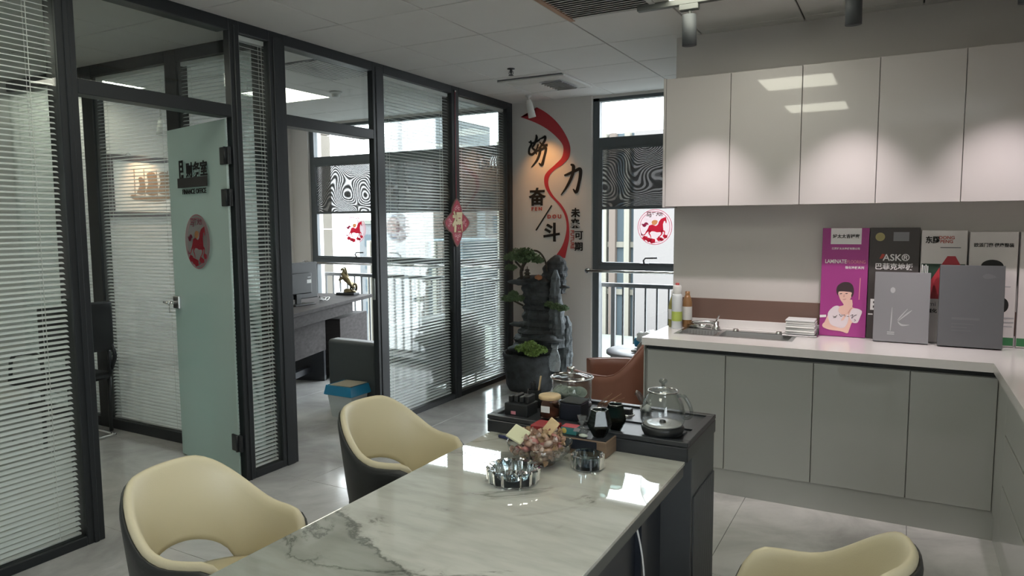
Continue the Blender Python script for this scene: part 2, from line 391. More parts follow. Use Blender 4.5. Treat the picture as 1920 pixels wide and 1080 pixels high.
def root_of(o):
    while o.parent: o = o.parent
    return o
def rmtx(o):
    return Matrix.Translation(o.location) @ o.rotation_euler.to_matrix().to_4x4()
def part(name, mb, m, parent=None, local=False, label=None, smooth_angle=None):
    me = bpy.data.meshes.new(name)
    if parent is not None and not local:
        mb.xf(rmtx(root_of(parent)).inverted())
    mb.bm.to_mesh(me); mb.bm.free()
    me.materials.append(MATS[m])
    o = bpy.data.objects.new(name, me); COL.objects.link(o)
    if parent is not None: o.parent = parent
    if label: o['label'] = label
    return o
def tag(o, label, cat, group=None):
    o['label'] = label; o['category'] = cat
    if group: o['group'] = group
    return o
def thing(name, label, cat, loc=(0, 0, 0), rz=0.0, group=None):
    o = bpy.data.objects.new(name, None); COL.objects.link(o); o.location = loc; o.rotation_euler = (0, 0, rz)
    o.empty_display_size = 0.1
    return tag(o, label, cat, group)
def single(name, mb, m, label, cat, group=None):
    return tag(part(name, mb, m), label, cat, group)
def struct(name, mb=None, m=None, parent=None, loc=(0, 0, 0), rz=0.0):
    if mb is None:
        o = bpy.data.objects.new(name, None); COL.objects.link(o); o.location = loc; o.rotation_euler = (0, 0, rz); o.empty_display_size = 0.1
    else: o = part(name, mb, m, parent)
    o['kind'] = 'structure'
    return o
def inst(src, parent, loc=None, name=None):
    c = src.copy(); COL.objects.link(c)
    if parent is not None: c.parent = parent
    if loc is not None: c.location = loc
    return c
def copy_thing(root, loc, rz, label, group=None):
    r = root.copy(); COL.objects.link(r); r.location = loc; r.rotation_euler = (0, 0, rz); r['label'] = label
    if group: r['group'] = group
    for ch in list(root.children):
        c = ch.copy(); COL.objects.link(c); c.parent = r
        for g in ch.children:
            d = g.copy(); COL.objects.link(d); d.parent = c
    return r
def B(*a, **k): return MB().box(*a, **k)

def smooth_line(pts, closed=False, n=6):
    out = []; N = len(pts)
    rng = range(N if closed else N - 1)
    for i in rng:
        p0 = pts[(i - 1) % N] if closed or i > 0 else pts[i]; p1 = pts[i]; p2 = pts[(i + 1) % N]
        p3 = pts[(i + 2) % N] if closed or i + 2 < N else p2
        for k in range(n):
            t = k / n
            out.append(tuple(0.5 * ((2 * b) + (c - a) * t + (2 * a - 5 * b + 4 * c - d) * t * t + (3 * b - a - 3 * c + d) * t ** 3) for a, b, c, d in zip(p0, p1, p2, p3)))
    if not closed: out.append(tuple(pts[-1]))
    return out
def brush(pts, ws, n=6):
    """brush stroke outline: centre points with half widths"""
    L = smooth_line([(*p, w_) for p, w_ in zip(pts, ws)], n=n)
    left = []; right = []
    for i, (x, y, w_) in enumerate(L):
        a = L[max(i - 1, 0)]; b = L[min(i + 1, len(L) - 1)]
        dx, dy = b[0] - a[0], b[1] - a[1]; k = math.hypot(dx, dy) or 1
        left.append((x - dy / k * w_, y + dx / k * w_)); right.append((x + dy / k * w_, y - dx / k * w_))
    return list(zip(left, right))
def strip(mb, pairs, o, u, v, depth=0.0, tf=lambda p: p):
    for (a, b), (c, d) in zip(pairs, pairs[1:]):
        mb.prism([tf(a), tf(b), tf(d), tf(c)], o, u, v, depth)

_txt = {}
def text_mb(body, size, o, u, v, depth=0.001, bold=0.0, align='CENTER', sx=1.0, shear=0.0):
    c = bpy.data.curves.new('lettering', 'FONT'); c.body = body; c.size = 1; c.resolution_u = 3; c.offset = bold; c.shear = shear
    c.align_x = align
    c.extrude = 0.5
    ob = bpy.data.objects.new('lettering', c); COL.objects.link(ob)
    dg = bpy.context.evaluated_depsgraph_get()
    me = bpy.data.meshes.new_from_object(ob.evaluated_get(dg))
    bpy.data.objects.remove(ob); bpy.data.curves.remove(c)
    mb = MB(); mb.bm.from_mesh(me); bpy.data.meshes.remove(me)
    o = Vector(o); u = Vector(u).normalized(); v = Vector(v).normalized(); nn = u.cross(v)
    for vt in mb.bm.verts:
        x, y, z = vt.co
        vt.co = o + u * (x * size * sx) + v * (y * size) + nn * ((z + 0.5) * depth)
    return mb

# ================================================================== SETTING
XP, YB, ZC = -3.39, 6.17, 2.71          # partition face, back wall face, ceiling
XL, XR, YF = -6.40, 1.02, -2.6
YK, XK = 4.55, -1.30                     # kitchen wall face, its left end
# floor
fl = struct('floor', B(XL - .2, XR + .2, YF - .2, YB + .25, -0.1, -0.004), 'grout')
TX, TY = 0.79, 0.975
tb = None
i0 = int(math.floor((XL + .71) / TX)); i1 = int(math.ceil((XR + .71) / TX)); j0 = -3; j1 = 5
for i in range(i0, i1):
    for j in range(j0, j1):
        x0 = max(-.71 + i * TX, XL); x1 = min(-.71 + (i + 1) * TX, XR); y0 = 2.05 + j * TY; y1 = min(y0 + TY, YB + .2)
        if y1 <= y0 or x1 - x0 < .02: continue
        full = abs(x1 - x0 - TX) < 1e-6 and abs(y1 - y0 - TY) < 1e-6
        if full and tb is not None:
            inst(tb, fl, (x0, y0, 0))
        else:
            o = part('floor_tile', B(0.0012, x1 - x0 - .0012, 0.0012, y1 - y0 - .0012, -.008, 0, .0008, 1), 'tile_floor', fl, local=True); o.location = (x0, y0, 0)
            if full: tb = o
# ceiling
ce = struct('ceiling', B(XL - .2, XR + .2, YF - .2, YB + .25, ZC + .012, ZC + .12), 'ceiling_slab')
PAN = [(-1.14, 3.22), (-1.11, 1.78), (-1.11, 0.28), (-6.28, 3.29), (-5.25, 4.42), (-5.08, 1.28), (-2.93, 1.45), (-5.08, .1)]   # ceiling light panels (x0,y0), 0.6 square; last three are unseen, added to brighten
LV = (-1.735, 3.25)     # long vent cell
gx = [-1.14 + .6 * k for k in range(-9, 5)]; gy = [3.85 + .6 * k for k in range(-11, 5)]
tt = None
def clash(x0, x1, y0, y1):
    for (px, py) in PAN:
        if min(x1, px + .6) - max(x0, px) > .02 and min(y1, py + .6) - max(y0, py) > .02: return True
    return min(x1, LV[0] + .6) - max(x0, LV[0]) > .05 and min(y1, 3.86) - max(y0, 2.0) > .05
for ix in range(len(gx) - 1):
    for iy in range(len(gy) - 1):
        x0, x1, y0, y1 = max(gx[ix], XL), min(gx[ix + 1], XR), max(gy[iy], YF), min(gy[iy + 1], YB + .2)
        if x1 - x0 < .03 or y1 - y0 < .03: continue
        if clash(x0, x1, y0, y1):
            # cut the tile around the fitting
            boxes = [(p[0], p[0] + .6, p[1], p[1] + .6) for p in PAN] + [(LV[0], LV[0] + .6, 2.0, 3.86)]
            xs = sorted({x0, x1} | {v_ for b_ in boxes for v_ in b_[:2] if x0 < v_ < x1}); ys = sorted({y0, y1} | {v_ for b_ in boxes for v_ in b_[2:] if y0 < v_ < y1})
            for a, b2 in zip(xs, xs[1:]):
                for c, d in zip(ys, ys[1:]):
                    mx_, my_ = (a + b2) / 2, (c + d) / 2
                    if any(q[0] < mx_ < q[1] and q[2] < my_ < q[3] for q in boxes) or b2 - a < .02 or d - c < .02: continue
                    part('ceiling_tile', B(a + .002, b2 - .002, c + .002, d - .002, ZC, ZC + .014), 'tile_ceil', ce)
            continue
        full = abs(x1 - x0 - .6) < 1e-6 and abs(y1 - y0 - .6) < 1e-6
        if full and tt is not None: inst(tt, ce, (x0, y0, ZC))
        else:
            o = part('ceiling_tile', B(.0045, x1 - x0 - .0045, .0045, y1 - y0 - .0045, 0, .014, .002, 1), 'tile_ceil', ce, local=True); o.location = (x0, y0, ZC)
            if full: tt = o
# walls
wb = MB(); T = .22
wb.box(XL - .2, -6.13, YB, YB + T, 0, ZC + .012); wb.box(-3.46, -2.55, YB, YB + T, 0, ZC + .012); wb.box(-1.30, XR + .2, YB, YB + T, 0, ZC + .012)
wb.box(-6.13, -3.46, YB + .02, YB + T, 2.685, ZC + .012); wb.box(-2.55, -1.30, YB + .02, YB + T, 2.685, ZC + .012)
struct('wall_back', wb, 'wall')
struct('wall_kitchen', MB().box(XK, XR, YK, YK + .12, 0, ZC + .012).box(XK, XK + .12, YK + .12, YB, 0, ZC + .012), 'kitchen_wall')
struct('wall_right', MB().box(XR, XR + .15, YF, -1.5, 0, ZC + .012).box(XR, XR + .15, .2, YB, 0, ZC + .012).box(XR, XR + .15, -1.5, .2, 2.5, ZC + .012).box(XR, XR + .15, -1.5, .2, 0, .8), 'wall')
w3 = struct('fill_window', loc=(XR + .07, -.65, 0))  # unseen window added in the right wall to let in fill daylight
for (y0, y1, z0, z1) in ((-1.5, -1.44, .8, 2.5), (.14, .2, .8, 2.5), (-1.44, .14, .8, .86), (-1.44, .14, 2.44, 2.5), (-.68, -.62, .86, 2.44)):
    part('frame', B(XR + .04, XR + .11, y0, y1, z0, z1, .003, 1), 'window_frame', w3)
for y0, y1 in ((-1.44, -.68), (-.62, .14)):
    part('glass_pane', B(XR + .072, XR + .078, y0, y1, .86, 2.44), 'win_pane', w3)
struct('wall_front', B(XL - .2, XR + .15, YF - .15, YF, 0, ZC + .012), 'wall')
wl = B(XL - .15, XL, YF, YB, 0, ZC + .012)
struct('wall_left', wl, 'wall')
struct('baseboard_back', B(-3.39, -2.55, YB - .012, YB, 0, .09, .002, 1), 'floor_skirting')
struct('trim_1', B(XK + .02, XR, YK - .012, YK, .925, 1.055, .001, 1), 'brown_panel')   # brown splash strip

# ---------------------------------------------------------------- glass partition
XI = XP - .10
gp = struct('wall_partition', loc=(XP, 3.2, 0))
def gbox(name, y0, y1, z0, z1, x0=XI, x1=XP, m='black_frame', bev=.003):
    return part(name, B(x0, x1, y0, y1, z0, z1, bev, 1), m, gp)
for y0, y1 in ((.48, .58), (1.88, 1.965), (2.83, 2.90), (3.12, 3.247), (4.075, 4.20), (5.10, 5.21), (6.06, YB)):
    gbox('post', y0, y1, 0, ZC, XP - .05 if y0 in (2.83, 4.075) else XI)
    gbox('cover_strip', y0 + .03, y1 - .03, 0.0, ZC - .03, XP, XP + .006)
for y0, y1 in ((.58, 1.88), (1.965, 2.83), (2.90, 3.12), (3.247, 4.075), (4.20, 5.10), (5.21, 6.06)):
    gbox('head_rail', y0, y1, 2.645, ZC)
for y0, y1 in ((1.965, 2.83), (3.247, 4.075)):
    gbox('transom', y0, y1, 2.158, 2.228)
    part('glass_pane', B(XP - .055, XP - .047, y0, y1, 2.228, 2.645), 'pane', gp)
BL = ((.58, 1.88), (2.90, 3.12), (4.20, 5.10), (5.21, 6.06))
for y0, y1 in BL:
    gbox('sill_rail', y0, y1, 0, .045)
    for x in (XP - .018, XI + .012):
        part('glass_pane', B(x - .003, x + .003, y0, y1, .045, 2.645), 'pane', gp)
part('strike_plate', MB().box(XP - .04, XP - .015, 4.066, 4.0755, .98, 1.14, .002, 1), 'steel', gp)
# plain wall that carries the partition on behind the camera
struct('wall_corridor', B(XI, XP, YF, .48, 0, ZC + .012), 'wall')
# divider between the two small rooms
YD = 3.13
dv = struct('wall_divider', loc=(-4.9, YD, 0))
for x0, x1 in ((-5.37, -5.24), (-4.40, -4.28), (-3.56, XI)):
    part('post', B(x0, x1, YD, YD + .09, 0, ZC, .003, 1), 'black_frame', dv)
DP = ((XL, -5.37), (-5.24, -4.40), (-4.28, -3.56))
for x0, x1 in DP:
    part('head_rail', B(x0, x1, YD, YD + .09, 2.63, ZC, .003, 1), 'black_frame', dv)
    part('sill_rail', B(x0, x1, YD, YD + .09, 0, .075, .003, 1), 'black_frame', dv)
    for y in (YD + .014, YD + .076):
        part('glass_pane', B(x0, x1, y - .003, y + .003, .075, 2.63), 'pane', dv)

# venetian blinds between the panes
def blind(c, length, along, label, z0, z1, tilt):
    """c: centre at floor; along 'y' or 'x'"""
    t = thing('venetian_blind', label, 'blind', (c[0], c[1], 0), 0 if along == 'y' else -PI / 2, 'venetian blinds inside the glass walls')
    hl = length / 2 - .006
    part('headrail', B(-.013, .013, -hl, hl, z1 - .028, z1 - .001, .002, 1), 'white_plastic', t, local=True)
    part('bottom_rail', B(-.012, .012, -hl, hl, z0 + .004, z0 + .016, .002, 1), 'white_plastic', t, local=True)
    mb = MB(); wd = .0125; rows = []
    ct, s_ = math.cos(tilt), math.sin(tilt)
    sec = [(-wd, 0), (0, .0022), (wd, 0), (wd, -.0004), (0, .0018), (-wd, -.0004)]
    for y in (-hl, hl):
        rows.append([(a * ct + b * s_, y, -a * s_ + b * ct) for a, b in sec])
    V = mb.grid(rows, closed_u=True, smooth=False)
    mb.bm.faces.new(V[0]); mb.bm.faces.new(V[1][::-1])
    z = z0 + .035; first = None
    while z < z1 - .035:
        if first is None:
            first = part('slat', mb, 'slat', t, local=True); first.location = (0, 0, z)
        else: inst(first, t, (0, 0, z))
        z += .0248
    nl = max(2, int(length / .45) + 1)
    for k in range(nl):
        y = -hl + .1 * min(1, length) + (2 * hl - .2 * min(1, length)) * k / (nl - 1)
        lad = MB()
        for dx in (-.0135, .0135): lad.box(dx - .0007, dx + .0007, y - .0012, y + .0012, z0 + .01, z1 - .01)
        part('ladder_cord', lad, 'white_plastic', t, local=True)
    return t
TL = math.radians(22)
xb = XP - .05
for (y0, y1), lb in zip(BL, ('wide white blind left of the open frosted glass door', 'narrow strip of blind in the slim pane right of the frosted door', 'blind in the glass pane left of the red hanging charm', 'blind in the glass pane right of the red charm, next to the painted wall')):
    blind((xb, (y0 + y1) / 2), y1 - y0, 'y', lb, .045, 2.645, TL)
for (x0, x1), lb in zip(DP, ('blind in the far end pane of the inner glass wall', 'blind in front of the ship picture in the inner glass wall', 'blind of the inner glass wall hidden behind the frosted door')):
    blind(((x0 + x1) / 2, YD + .045), x1 - x0, 'x', lb, .075, 2.63, TL)

# ---------------------------------------------------------------- flat art: the zodiac horse sticker (unit circle coordinates)
def Z(pts): return [((x - 515) / 352.0, (490 - y) / 352.0) for x, y in pts]
def sticker(parent, o, u, v, sx=1.0, sy=1.0, back=None):
    o = Vector(o); u = Vector(u).normalized() * sx; v = Vector(v).normalized() * sy; nn = u.cross(v).normalized()
    circ = [(math.cos(2 * PI * k / 48), math.sin(2 * PI * k / 48)) for k in range(48)]
    s = part('sticker', MB().prism(circ, o, u, v), 'sticker_film', parent)
    ring = MB()
    for r0, r1 in ((.965, 1.0), (.85, .88)):
        for k in range(48):
            a, b = circ[k], circ[(k + 1) % 48]
            ring.prism([(a[0] * r0, a[1] * r0), (b[0] * r0, b[1] * r0), (b[0] * r1, b[1] * r1), (a[0] * r1, a[1] * r1)], o + nn * .0006, u, v)
    part('sticker_ring', ring, 'film_ring_pink', s)
    hz = MB()
    body = Z([(385, 500), (400, 460), (460, 440), (540, 470), (580, 440), (600, 380), (640, 330), (700, 305), (740, 295), (745, 325), (755, 390), (750, 415), (735, 412), (725, 370), (700, 375), (680, 440), (685, 500), (690, 545), (640, 590), (560, 595), (500, 575), (440, 575), (375, 575), (362, 545)])
    hz.prism(body, o + nn * .0012, u, v)
    for pts, ws in (([(430, 560), (400, 610), (425, 650), (440, 700)], [26, 14, 10, 9]), ([(385, 555), (345, 590), (325, 625), (280, 655)], [24, 13, 9, 9]),
                    ([(650, 570), (660, 620), (630, 660), (590, 690)], [24, 14, 9, 9]), ([(660, 565), (715, 580), (705, 640), (680, 665)], [22, 12, 9, 9])):
        strip(hz, brush(Z(pts), [a / 352 for a in ws], 4), o + nn * .0010, u, v)
    part('horse', hz, 'film_horse_red', s)
    tl = MB(); strip(tl, brush(Z([(385, 440), (340, 420), (300, 460), (245, 425)]), [8 / 352, 26 / 352, 30 / 352, 4 / 352], 5), o + nn * .0012, u, v)
    for pts in ([(235, 600), (285, 650), (240, 660)],): tl.prism(Z(pts), o + nn * .001, u, v)
    part('horse_tail', tl, 'film_horse_dark', s)
    gd = MB(); gd.prism(Z(smooth_line([(450, 400), (470, 365), (520, 350), (570, 370), (560, 420), (520, 450), (470, 440)], True, 4)), o + nn * .0014, u, v); part('saddle', gd, 'film_peach', s)
    fw = MB()
    for cx_, cy_, r in ((320, 710, 50), (400, 745, 48), (470, 765, 55), (610, 725, 45), (660, 735, 34), (730, 675, 40)):
        fw.prism(Z(smooth_line([(cx_ + r * (1 + .25 * (k % 2)) * math.cos(k * PI / 5), cy_ + .8 * r * (1 + .25 * (k % 2)) * math.sin(k * PI / 5)) for k in range(10)], True, 3)), o + nn * (.0011 + .0001 * r / 50), u, v)
    part('flowers', fw, 'film_horse_red', s)
    tx = MB()
    for ch, px, py, sz in (('马', 395, 285, 120), ('年', 490, 265, 90), ('大', 575, 265, 85), ('吉', 640, 265, 75)):
        pz = Z([(px, py)])[0]
        q = text_mb(ch, sz / 352 * (sx * .5 + sy * .5), o + u * pz[0] + v * pz[1] + nn * .0010, u, v, .0004, bold=.02, sx=sx / (sx * .5 + sy * .5))
        tx._merge(q.bm)
    part('sticker_lettering', tx, 'film_horse_dark', s)
    return s

# ---------------------------------------------------------------- frosted glass door, open inwards
H = Vector((-3.410, 2.806, 0)); dd = Vector((-.976, .218, 0)).normalized()
d1 = struct('door_1', loc=H)
DW = .79
uu = -dd; vv = Vector((0, 0, 1)); nn = uu.cross(vv)          # nn faces the camera side
def dpt(s, z, off=0.0): return H + dd * s + Vector((0, 0, z)) + nn * off
leaf = MB()
a, c = dpt(.012, .012), dpt(DW, .012)
leaf.bar(a.lerp(a, 0) + Vector((0, 0, 1.07)), c + Vector((0, 0, 1.07)), .010, 2.135, .002)
part('glass_leaf', leaf, 'frosted', d1)
for z in (1.94, 1.70, .24):
    h = MB(); h.bar(dpt(.022, z), dpt(.075, z), .03, .10, .004); h.bar(dpt(-.02, z), dpt(.022, z), .018, .10, .003)
    h.tube([dpt(.012, z - .05, .012), dpt(.012, z + .05, .012)], .009, 10)
    part('hinge', h, 'black_frame', d1)
lk = MB(); lk.bar(dpt(.70, 1.04), dpt(.785, 1.04), .045, .085, .006); part('lock_body', lk, 'steel', d1)
lh = MB(); p0 = dpt(.735, 1.04, .02); lh.tube([p0, p0 + nn * .05], .011, 10); lh.tube([p0 + nn * .05, p0 + nn * .05 + uu * -.07, ], .009, 10); lh.tube([p0 + nn * .035 + uu * -.035, p0 + nn * .03 + uu * -.04 + Vector((0, 0, -.07))], .004, 8); part('lock_handle', lh, 'chrome', d1)
tx = text_mb('财务室', .095, dpt(.365, 1.845, .0176), uu, vv, .003, bold=.025)
part('lettering', tx, 'dark_letter', d1)
lg = MB()
for (a0, a1, b0, b1) in ((-.028, .028, .06, .075), (-.028, -.014, -.045, .075), (.014, .028, -.0, .075), (-.014, .014, .0, .014), (-.01, .01, .03, .045), (-.028, .028, -.045, -.03), (0, .028, -.03, -.015)):
    q = dpt(.575, 1.87, .0176)
    lg.prism([(a0, b0), (a1, b0), (a1, b1), (a0, b1)], q, uu, vv, .003)
part('logo', lg, 'dark_letter', d1)
q = dpt(.43, 1.81, .0176)
part('strip', MB().prism([(-.20, -.035), (.20, -.035), (.20, .025), (-.20, .025)], q, uu, vv, .004), 'dark_strip', d1)
part('lettering', text_mb('FINANCE OFFICE', .042, dpt(.41, 1.735, .0176), uu, vv, .003, bold=.02), 'dark_letter', d1)
sticker(d1, dpt(.40, 1.44, .0178), uu, vv, .165, .168)

# ---------------------------------------------------------------- windows
def window(name, x0, x1, mulls, label_handle_x, sx, seed):
    y0, y1 = YB + .03, YB + .10
    wn = struct(name, loc=((x0 + x1) / 2, YB + .06, 0))
    def fb(nm, a, b2, z0, z1, dy0=0, dy1=0, m='window_frame'):
        return part(nm, B(a, b2, y0 + dy0, y1 + dy1, z0, z1, .003, 1), m, wn)
    fb('frame', x0, x0 + .065, 0, 2.685); fb('frame', x1 - .065, x1, 0, 2.685)
    fb('frame', x0, x1, 2.655, 2.685); fb('frame', x0, x1, 0, .06)
    xs = [x0 + .065] + mulls + [x1 - .065]
    for mx_ in mulls: fb('mullion', mx_ - .03, mx_ + .03, .06, 2.655)
    for z0, z1 in ((2.235, 2.325), (1.075, 1.15)): fb('transom', x0 + .065, x1 - .065, z0, z1, -.008)
    for i in range(len(xs) - 1):
        a = xs[i] + (.03 if i else 0); b2 = xs[i + 1] - (.03 if i < len(xs) - 2 else 0)
        part('glass_pane', B(a, b2, YB + .068, YB + .074, 2.325, 2.655), 'win_pane', wn)
        part('glass_pane', B(a, b2, YB + .068, YB + .074, .06, 1.075), 'win_pane', wn)
        # tilting sash with a screen in its upper half
        for (p, q, r, s) in ((a, a + .035, 1.15, 2.235), (b2 - .035, b2, 1.15, 2.235), (a + .035, b2 - .035, 2.215, 2.235), (a + .035, b2 - .035, 1.15, 1.175), (a + .035, b2 - .035, 1.665, 1.69)):
            part('sash', B(p, q, YB + .015, YB + .05, r, s, .002, 1), 'window_frame', wn)
        part('glass_pane', B(a + .035, b2 - .035, YB + .058, YB + .064, 1.17, 2.22), 'win_pane', wn)
        part('insect_screen', B(a + .035, b2 - .035, YB + .030, YB + .032, 1.69, 2.215), 'screen', wn)
    for hx in label_handle_x:
        h = MB().box(hx - .05, hx + .04, YB - .0, YB + .015, 1.152, 1.172, .004)
        h.tube([(hx - .005, YB + .005, 1.165), (hx, YB - .03, 1.20), (hx + .02, YB - .035, 1.222), (hx + .13, YB - .035, 1.225)], .008, 8)
        part('handle', h, 'dark_metal', wn)
    for s_ in sx:
        sticker(wn, (s_[0], YB + .052, s_[1]), (1, 0, 0), (0, 0, 1), s_[2], s_[2])
    return wn
window('window_1', -2.55, -1.30, [], [-2.03], [(-1.955, 1.500, .161)], 1)
window('window_2', -6.13, -3.46, [-4.80], [-5.42], [(-5.487, 1.485, .162)], 2)
# chrome guard tubes across the windows
for x0, x1, lb in ((-2.575, -1.31, 'chrome guard bar across the window beside the counter'), (-6.2, -3.5, 'chrome guard bar across the office window behind the desk')):
    t = thing('guard_bar', lb, 'rail', ((x0 + x1) / 2, YB - .06, 1.09))
    part('tube', MB().tube([(x0, YB - .06, 1.095), (x1, YB - .06, 1.095)], .014, 12), 'chrome', t)
    for x in (x0 + .005, x1 - .005):
        part('bracket', MB().tube([(x, YB - .06, 1.095), (x, YB + .002, 1.095)], .022, 12), 'chrome', t)
# ---------------------------------------------------------------- outside
rl = thing('balcony_railing', 'dark metal railing of thin upright bars outside the windows', 'railing', (-3.8, 6.5, 0))
part('top_rail', B(-6.6, -1.2, 6.48, 6.52, .915, .955, .004, 1), 'rail_metal', rl)
part('bottom_rail', B(-6.6, -1.2, 6.485, 6.515, .05, .08, .003, 1), 'rail_metal', rl)
for x in (-6.5, -5.15, -3.8, -2.45, -1.25): part('post', B(x - .02, x + .02, 6.48, 6.52, 0, .915, .002, 1), 'rail_metal', rl)
bal = None
x = -6.55
while x < -1.22:
    if bal is None:
        bal = part('baluster', B(-.008, .008, -.008, .008, .08, .915), 'rail_metal', rl, local=True); bal.location = (x + 3.8, 0, 0)
    else: inst(bal, rl, (x + 3.8, 0, 0))
    x += .1135
struct('trim_2', B(-6.8, -1.1, YB + .22, 6.75, -.25, .0), 'ledge')       # outside ledge that carries the railing
pier = thing('facade_pier', 'beige stone facade pier outside the left edge of the office window', 'pier', (-6.92, 7.0, -1))
for k in range(7):
    part('stone_panel', B(-7.10, -6.74, 6.85, 7.20, -1 + k * .62 + .004, -1 + (k + 1) * .62 - .004, .004, 1), 'concrete', pier)
# striped tower across the street
def striped(label, xa, xb, top, blank=None):
    tw = thing('striped_tower', label, 'building', ((xa + xb) / 2, 42, -40))
    part('core', B(xa, xb, 42.4, 52, -40, top), 'tower_glass', tw)
    k = 0; x = xa + .1
    while x < xb - .5:
        part('fin', B(x, x + (.34 if k % 2 == 0 else .42), 42.0, 42.5, -40, top), 'tower_cream' if k % 2 == 0 else 'tower_brown', tw)
        x += .52 if k % 2 == 0 else 1.0
        k += 1
    for z in range(-36, int(top), 3):
        part('floor_band', B(xa + .05, xb - .05, 42.25, 42.45, z, z + .35), 'tower_cream', tw)
    if blank: part('blank_wall', B(xb + .02, blank, 41.8, 52, -40, top), 'tower_white', tw)
striped('pale tower with upright cream and glass stripes outside the window beside the counter', -24.4, -14.5, 7.1, -9.0)
striped('lower striped block seen through the blind left of the red charm', -36, -27.4, .3)
def block(name, x0, x1, y0, y1, z1, m, label, bands=0, z0=-40):
    t = thing(name, label, 'building', ((x0 + x1) / 2, y0, z0))
    part('walls', B(x0, x1, y0, y1, z0, z1), m, t)
    part('parapet', MB().box(x0 - .2, x1 + .2, y0 - .2, y0 + .3, z1, z1 + .5), 'roof_pale', t)
    n_ = int((x1 - x0) / 3)
    wpan = None
    for b_ in range(bands):
        for i in range(n_):
            xx = x0 + 1 + i * (x1 - x0 - 1) / n_; zz = z1 - 3.2 - b_ * 3.2
            if wpan is None:
                wpan = part('window', B(-.8, .8, -.06, .02, 0, 1.7), 'tower_glass', t, local=True); wpan.location = (xx + .8 - (x0 + x1) / 2, 0, zz - z0)
            else: inst(wpan, t, (xx + .8 - (x0 + x1) / 2, 0, zz - z0))
block('office_block', -52.5, -47.3, 66, 80, 14.0, 'skyline', 'tall pale hazy block seen through the blind left of the red charm', 6)
block('office_block', -46.2, -39.5, 56, 64, 8.6, 'tower_brown', 'tan block in front of the pale hazy tower behind the blinds', 5)
block('office_block', -68, -54, 78, 90, 1.6, 'skyline', 'low grey block outside the office window, left of the horse sticker', 4)
block('apartment_block', -38.5, -32.0, 64, 75, 7.0, 'tower_white', 'pale block seen through the blinds right of the red charm', 5)
block('annex_roof', -25, -9, 25, 41, -5.4, 'roof_pale', 'pale flat annex roof below the striped tower', 0)
struct('trim_3', B(-160, 60, 20, 220, -41, -40), 'skyline')      # street level far below

# ================================================================== KITCHEN
CT = .872; YD0 = 3.97; YC = 3.94
# base cabinets, back run
xs = [-1.285, -.832, -.378, .067, .43]
names = ['grey base cabinet at the window end of the counter, beside the brown chair', 'second grey base cabinet from the window, under the sink drainer', 'third grey base cabinet from the window, under the steel sink basin', 'grey base cabinet in the corner of the counter']
for i in range(4):
    x0, x1 = xs[i], xs[i + 1]
    t = thing('base_cabinet', names[i], 'cabinet', ((x0 + x1) / 2, YD0, 0), 0, 'base cabinets under the counter')
    part('body', B(x0 + (.0 if i else -.012), x1, YD0 + .02, YK - .001, 0.10, .665 if i < 2 else .80), 'cab_lower', t)
    if i < 2: part('front_rail', B(x0 + (.0 if i else -.012), x1, YD0 + .02, YD0 + .04, .665, .80), 'cab_lower', t)
    part('door', B(x0 + .002, x1 - .002, YD0, YD0 + .019, .148, .797, .0015, 1), 'cab_lower', t)
    part('plinth', B(x0, x1 + (.03 if i == 3 else 0), YD0 + .012, YD0 + .03, 0, .146), 'cab_lower', t)
    part('grip_channel', B(x0, x1, YD0 + .016, YD0 + .06, .80, .828), 'cab_dark', t)
    if i == 0: part('side_panel', B(XK - .004, x0 - .012 + .0, YD0 - .004, YK - .001, 0, .828, .001, 1), 'cab_lower', t)
# right run: drawers
XD = .43
def drawer_cab(y0, y1, label):
    t = thing('drawer_cabinet', label, 'cabinet', (XD, (y0 + y1) / 2, 0), 0, 'drawer cabinets along the right counter')
    part('body', B(XD + .02, XR - .001, y0, y1, .1, .80), 'cab_lower', t)
    for z0, z1 in ((.148, .374), (.386, .601), (.613, .797)):
        part('drawer', B(XD, XD + .019, y0 + .002, y1 - .002, z0, z1, .0015, 1), 'cab_lower', t)
        part('grip_channel', B(XD + .010, XD + .022, y0 + .002, y1 - .002, z1, z1 + .012), 'cab_dark', t)
    part('plinth', B(XD + .012, XD + .03, y0, y1, 0, .146), 'cab_lower', t)
drawer_cab(2.75, 3.66, 'grey drawer cabinet along the right edge, nearest the corner')
drawer_cab(1.80, 2.75, 'grey drawer cabinet along the right edge, nearest the camera')
t = thing('corner_panel', 'grey filler panel in the inside corner under the counter', 'cabinet', (XD, 3.8, 0))
part('panel', B(XD, XD + .02, 3.66, YD0 + .02, .148, .797, .001, 1), 'cab_lower', t); part('plinth', B(XD + .012, XD + .03, 3.66, YD0 + .011, 0, .146), 'cab_lower', t)
part('grip_channel', B(XD + .016, XD + .06, 3.66, YD0 + .03, .80, .828), 'cab_dark', t)
# countertop with a cut-out for the sink
SX0, SX1, SY0, SY1 = -1.17, -.52, 4.16, 4.45
t = thing('countertop', 'white L-shaped worktop over the grey base cabinets', 'worktop', (-.2, 4.2, .83))
cb = MB(); z0, z1 = .828, CT
cb.box(XK - .008, XR - .001, YC, SY0, z0, z1); cb.box(XK - .008, XR - .001, SY1, YK - .001, z0, z1); cb.box(XK - .008, SX0, SY0, SY1, z0, z1); cb.box(SX1, XR - .001, SY0, SY1, z0, z1); cb.box(.405, XR - .001, 1.75, YC, z0, z1)
bmesh.ops.remove_doubles(cb.bm, verts=cb.bm.verts[:], dist=1e-5)
part('slab', cb, 'counter', t)
part('upstand', B(XK - .008, XR - .001, YK - .014, YK - .001, CT, .925, .002, 1), 'counter', t)
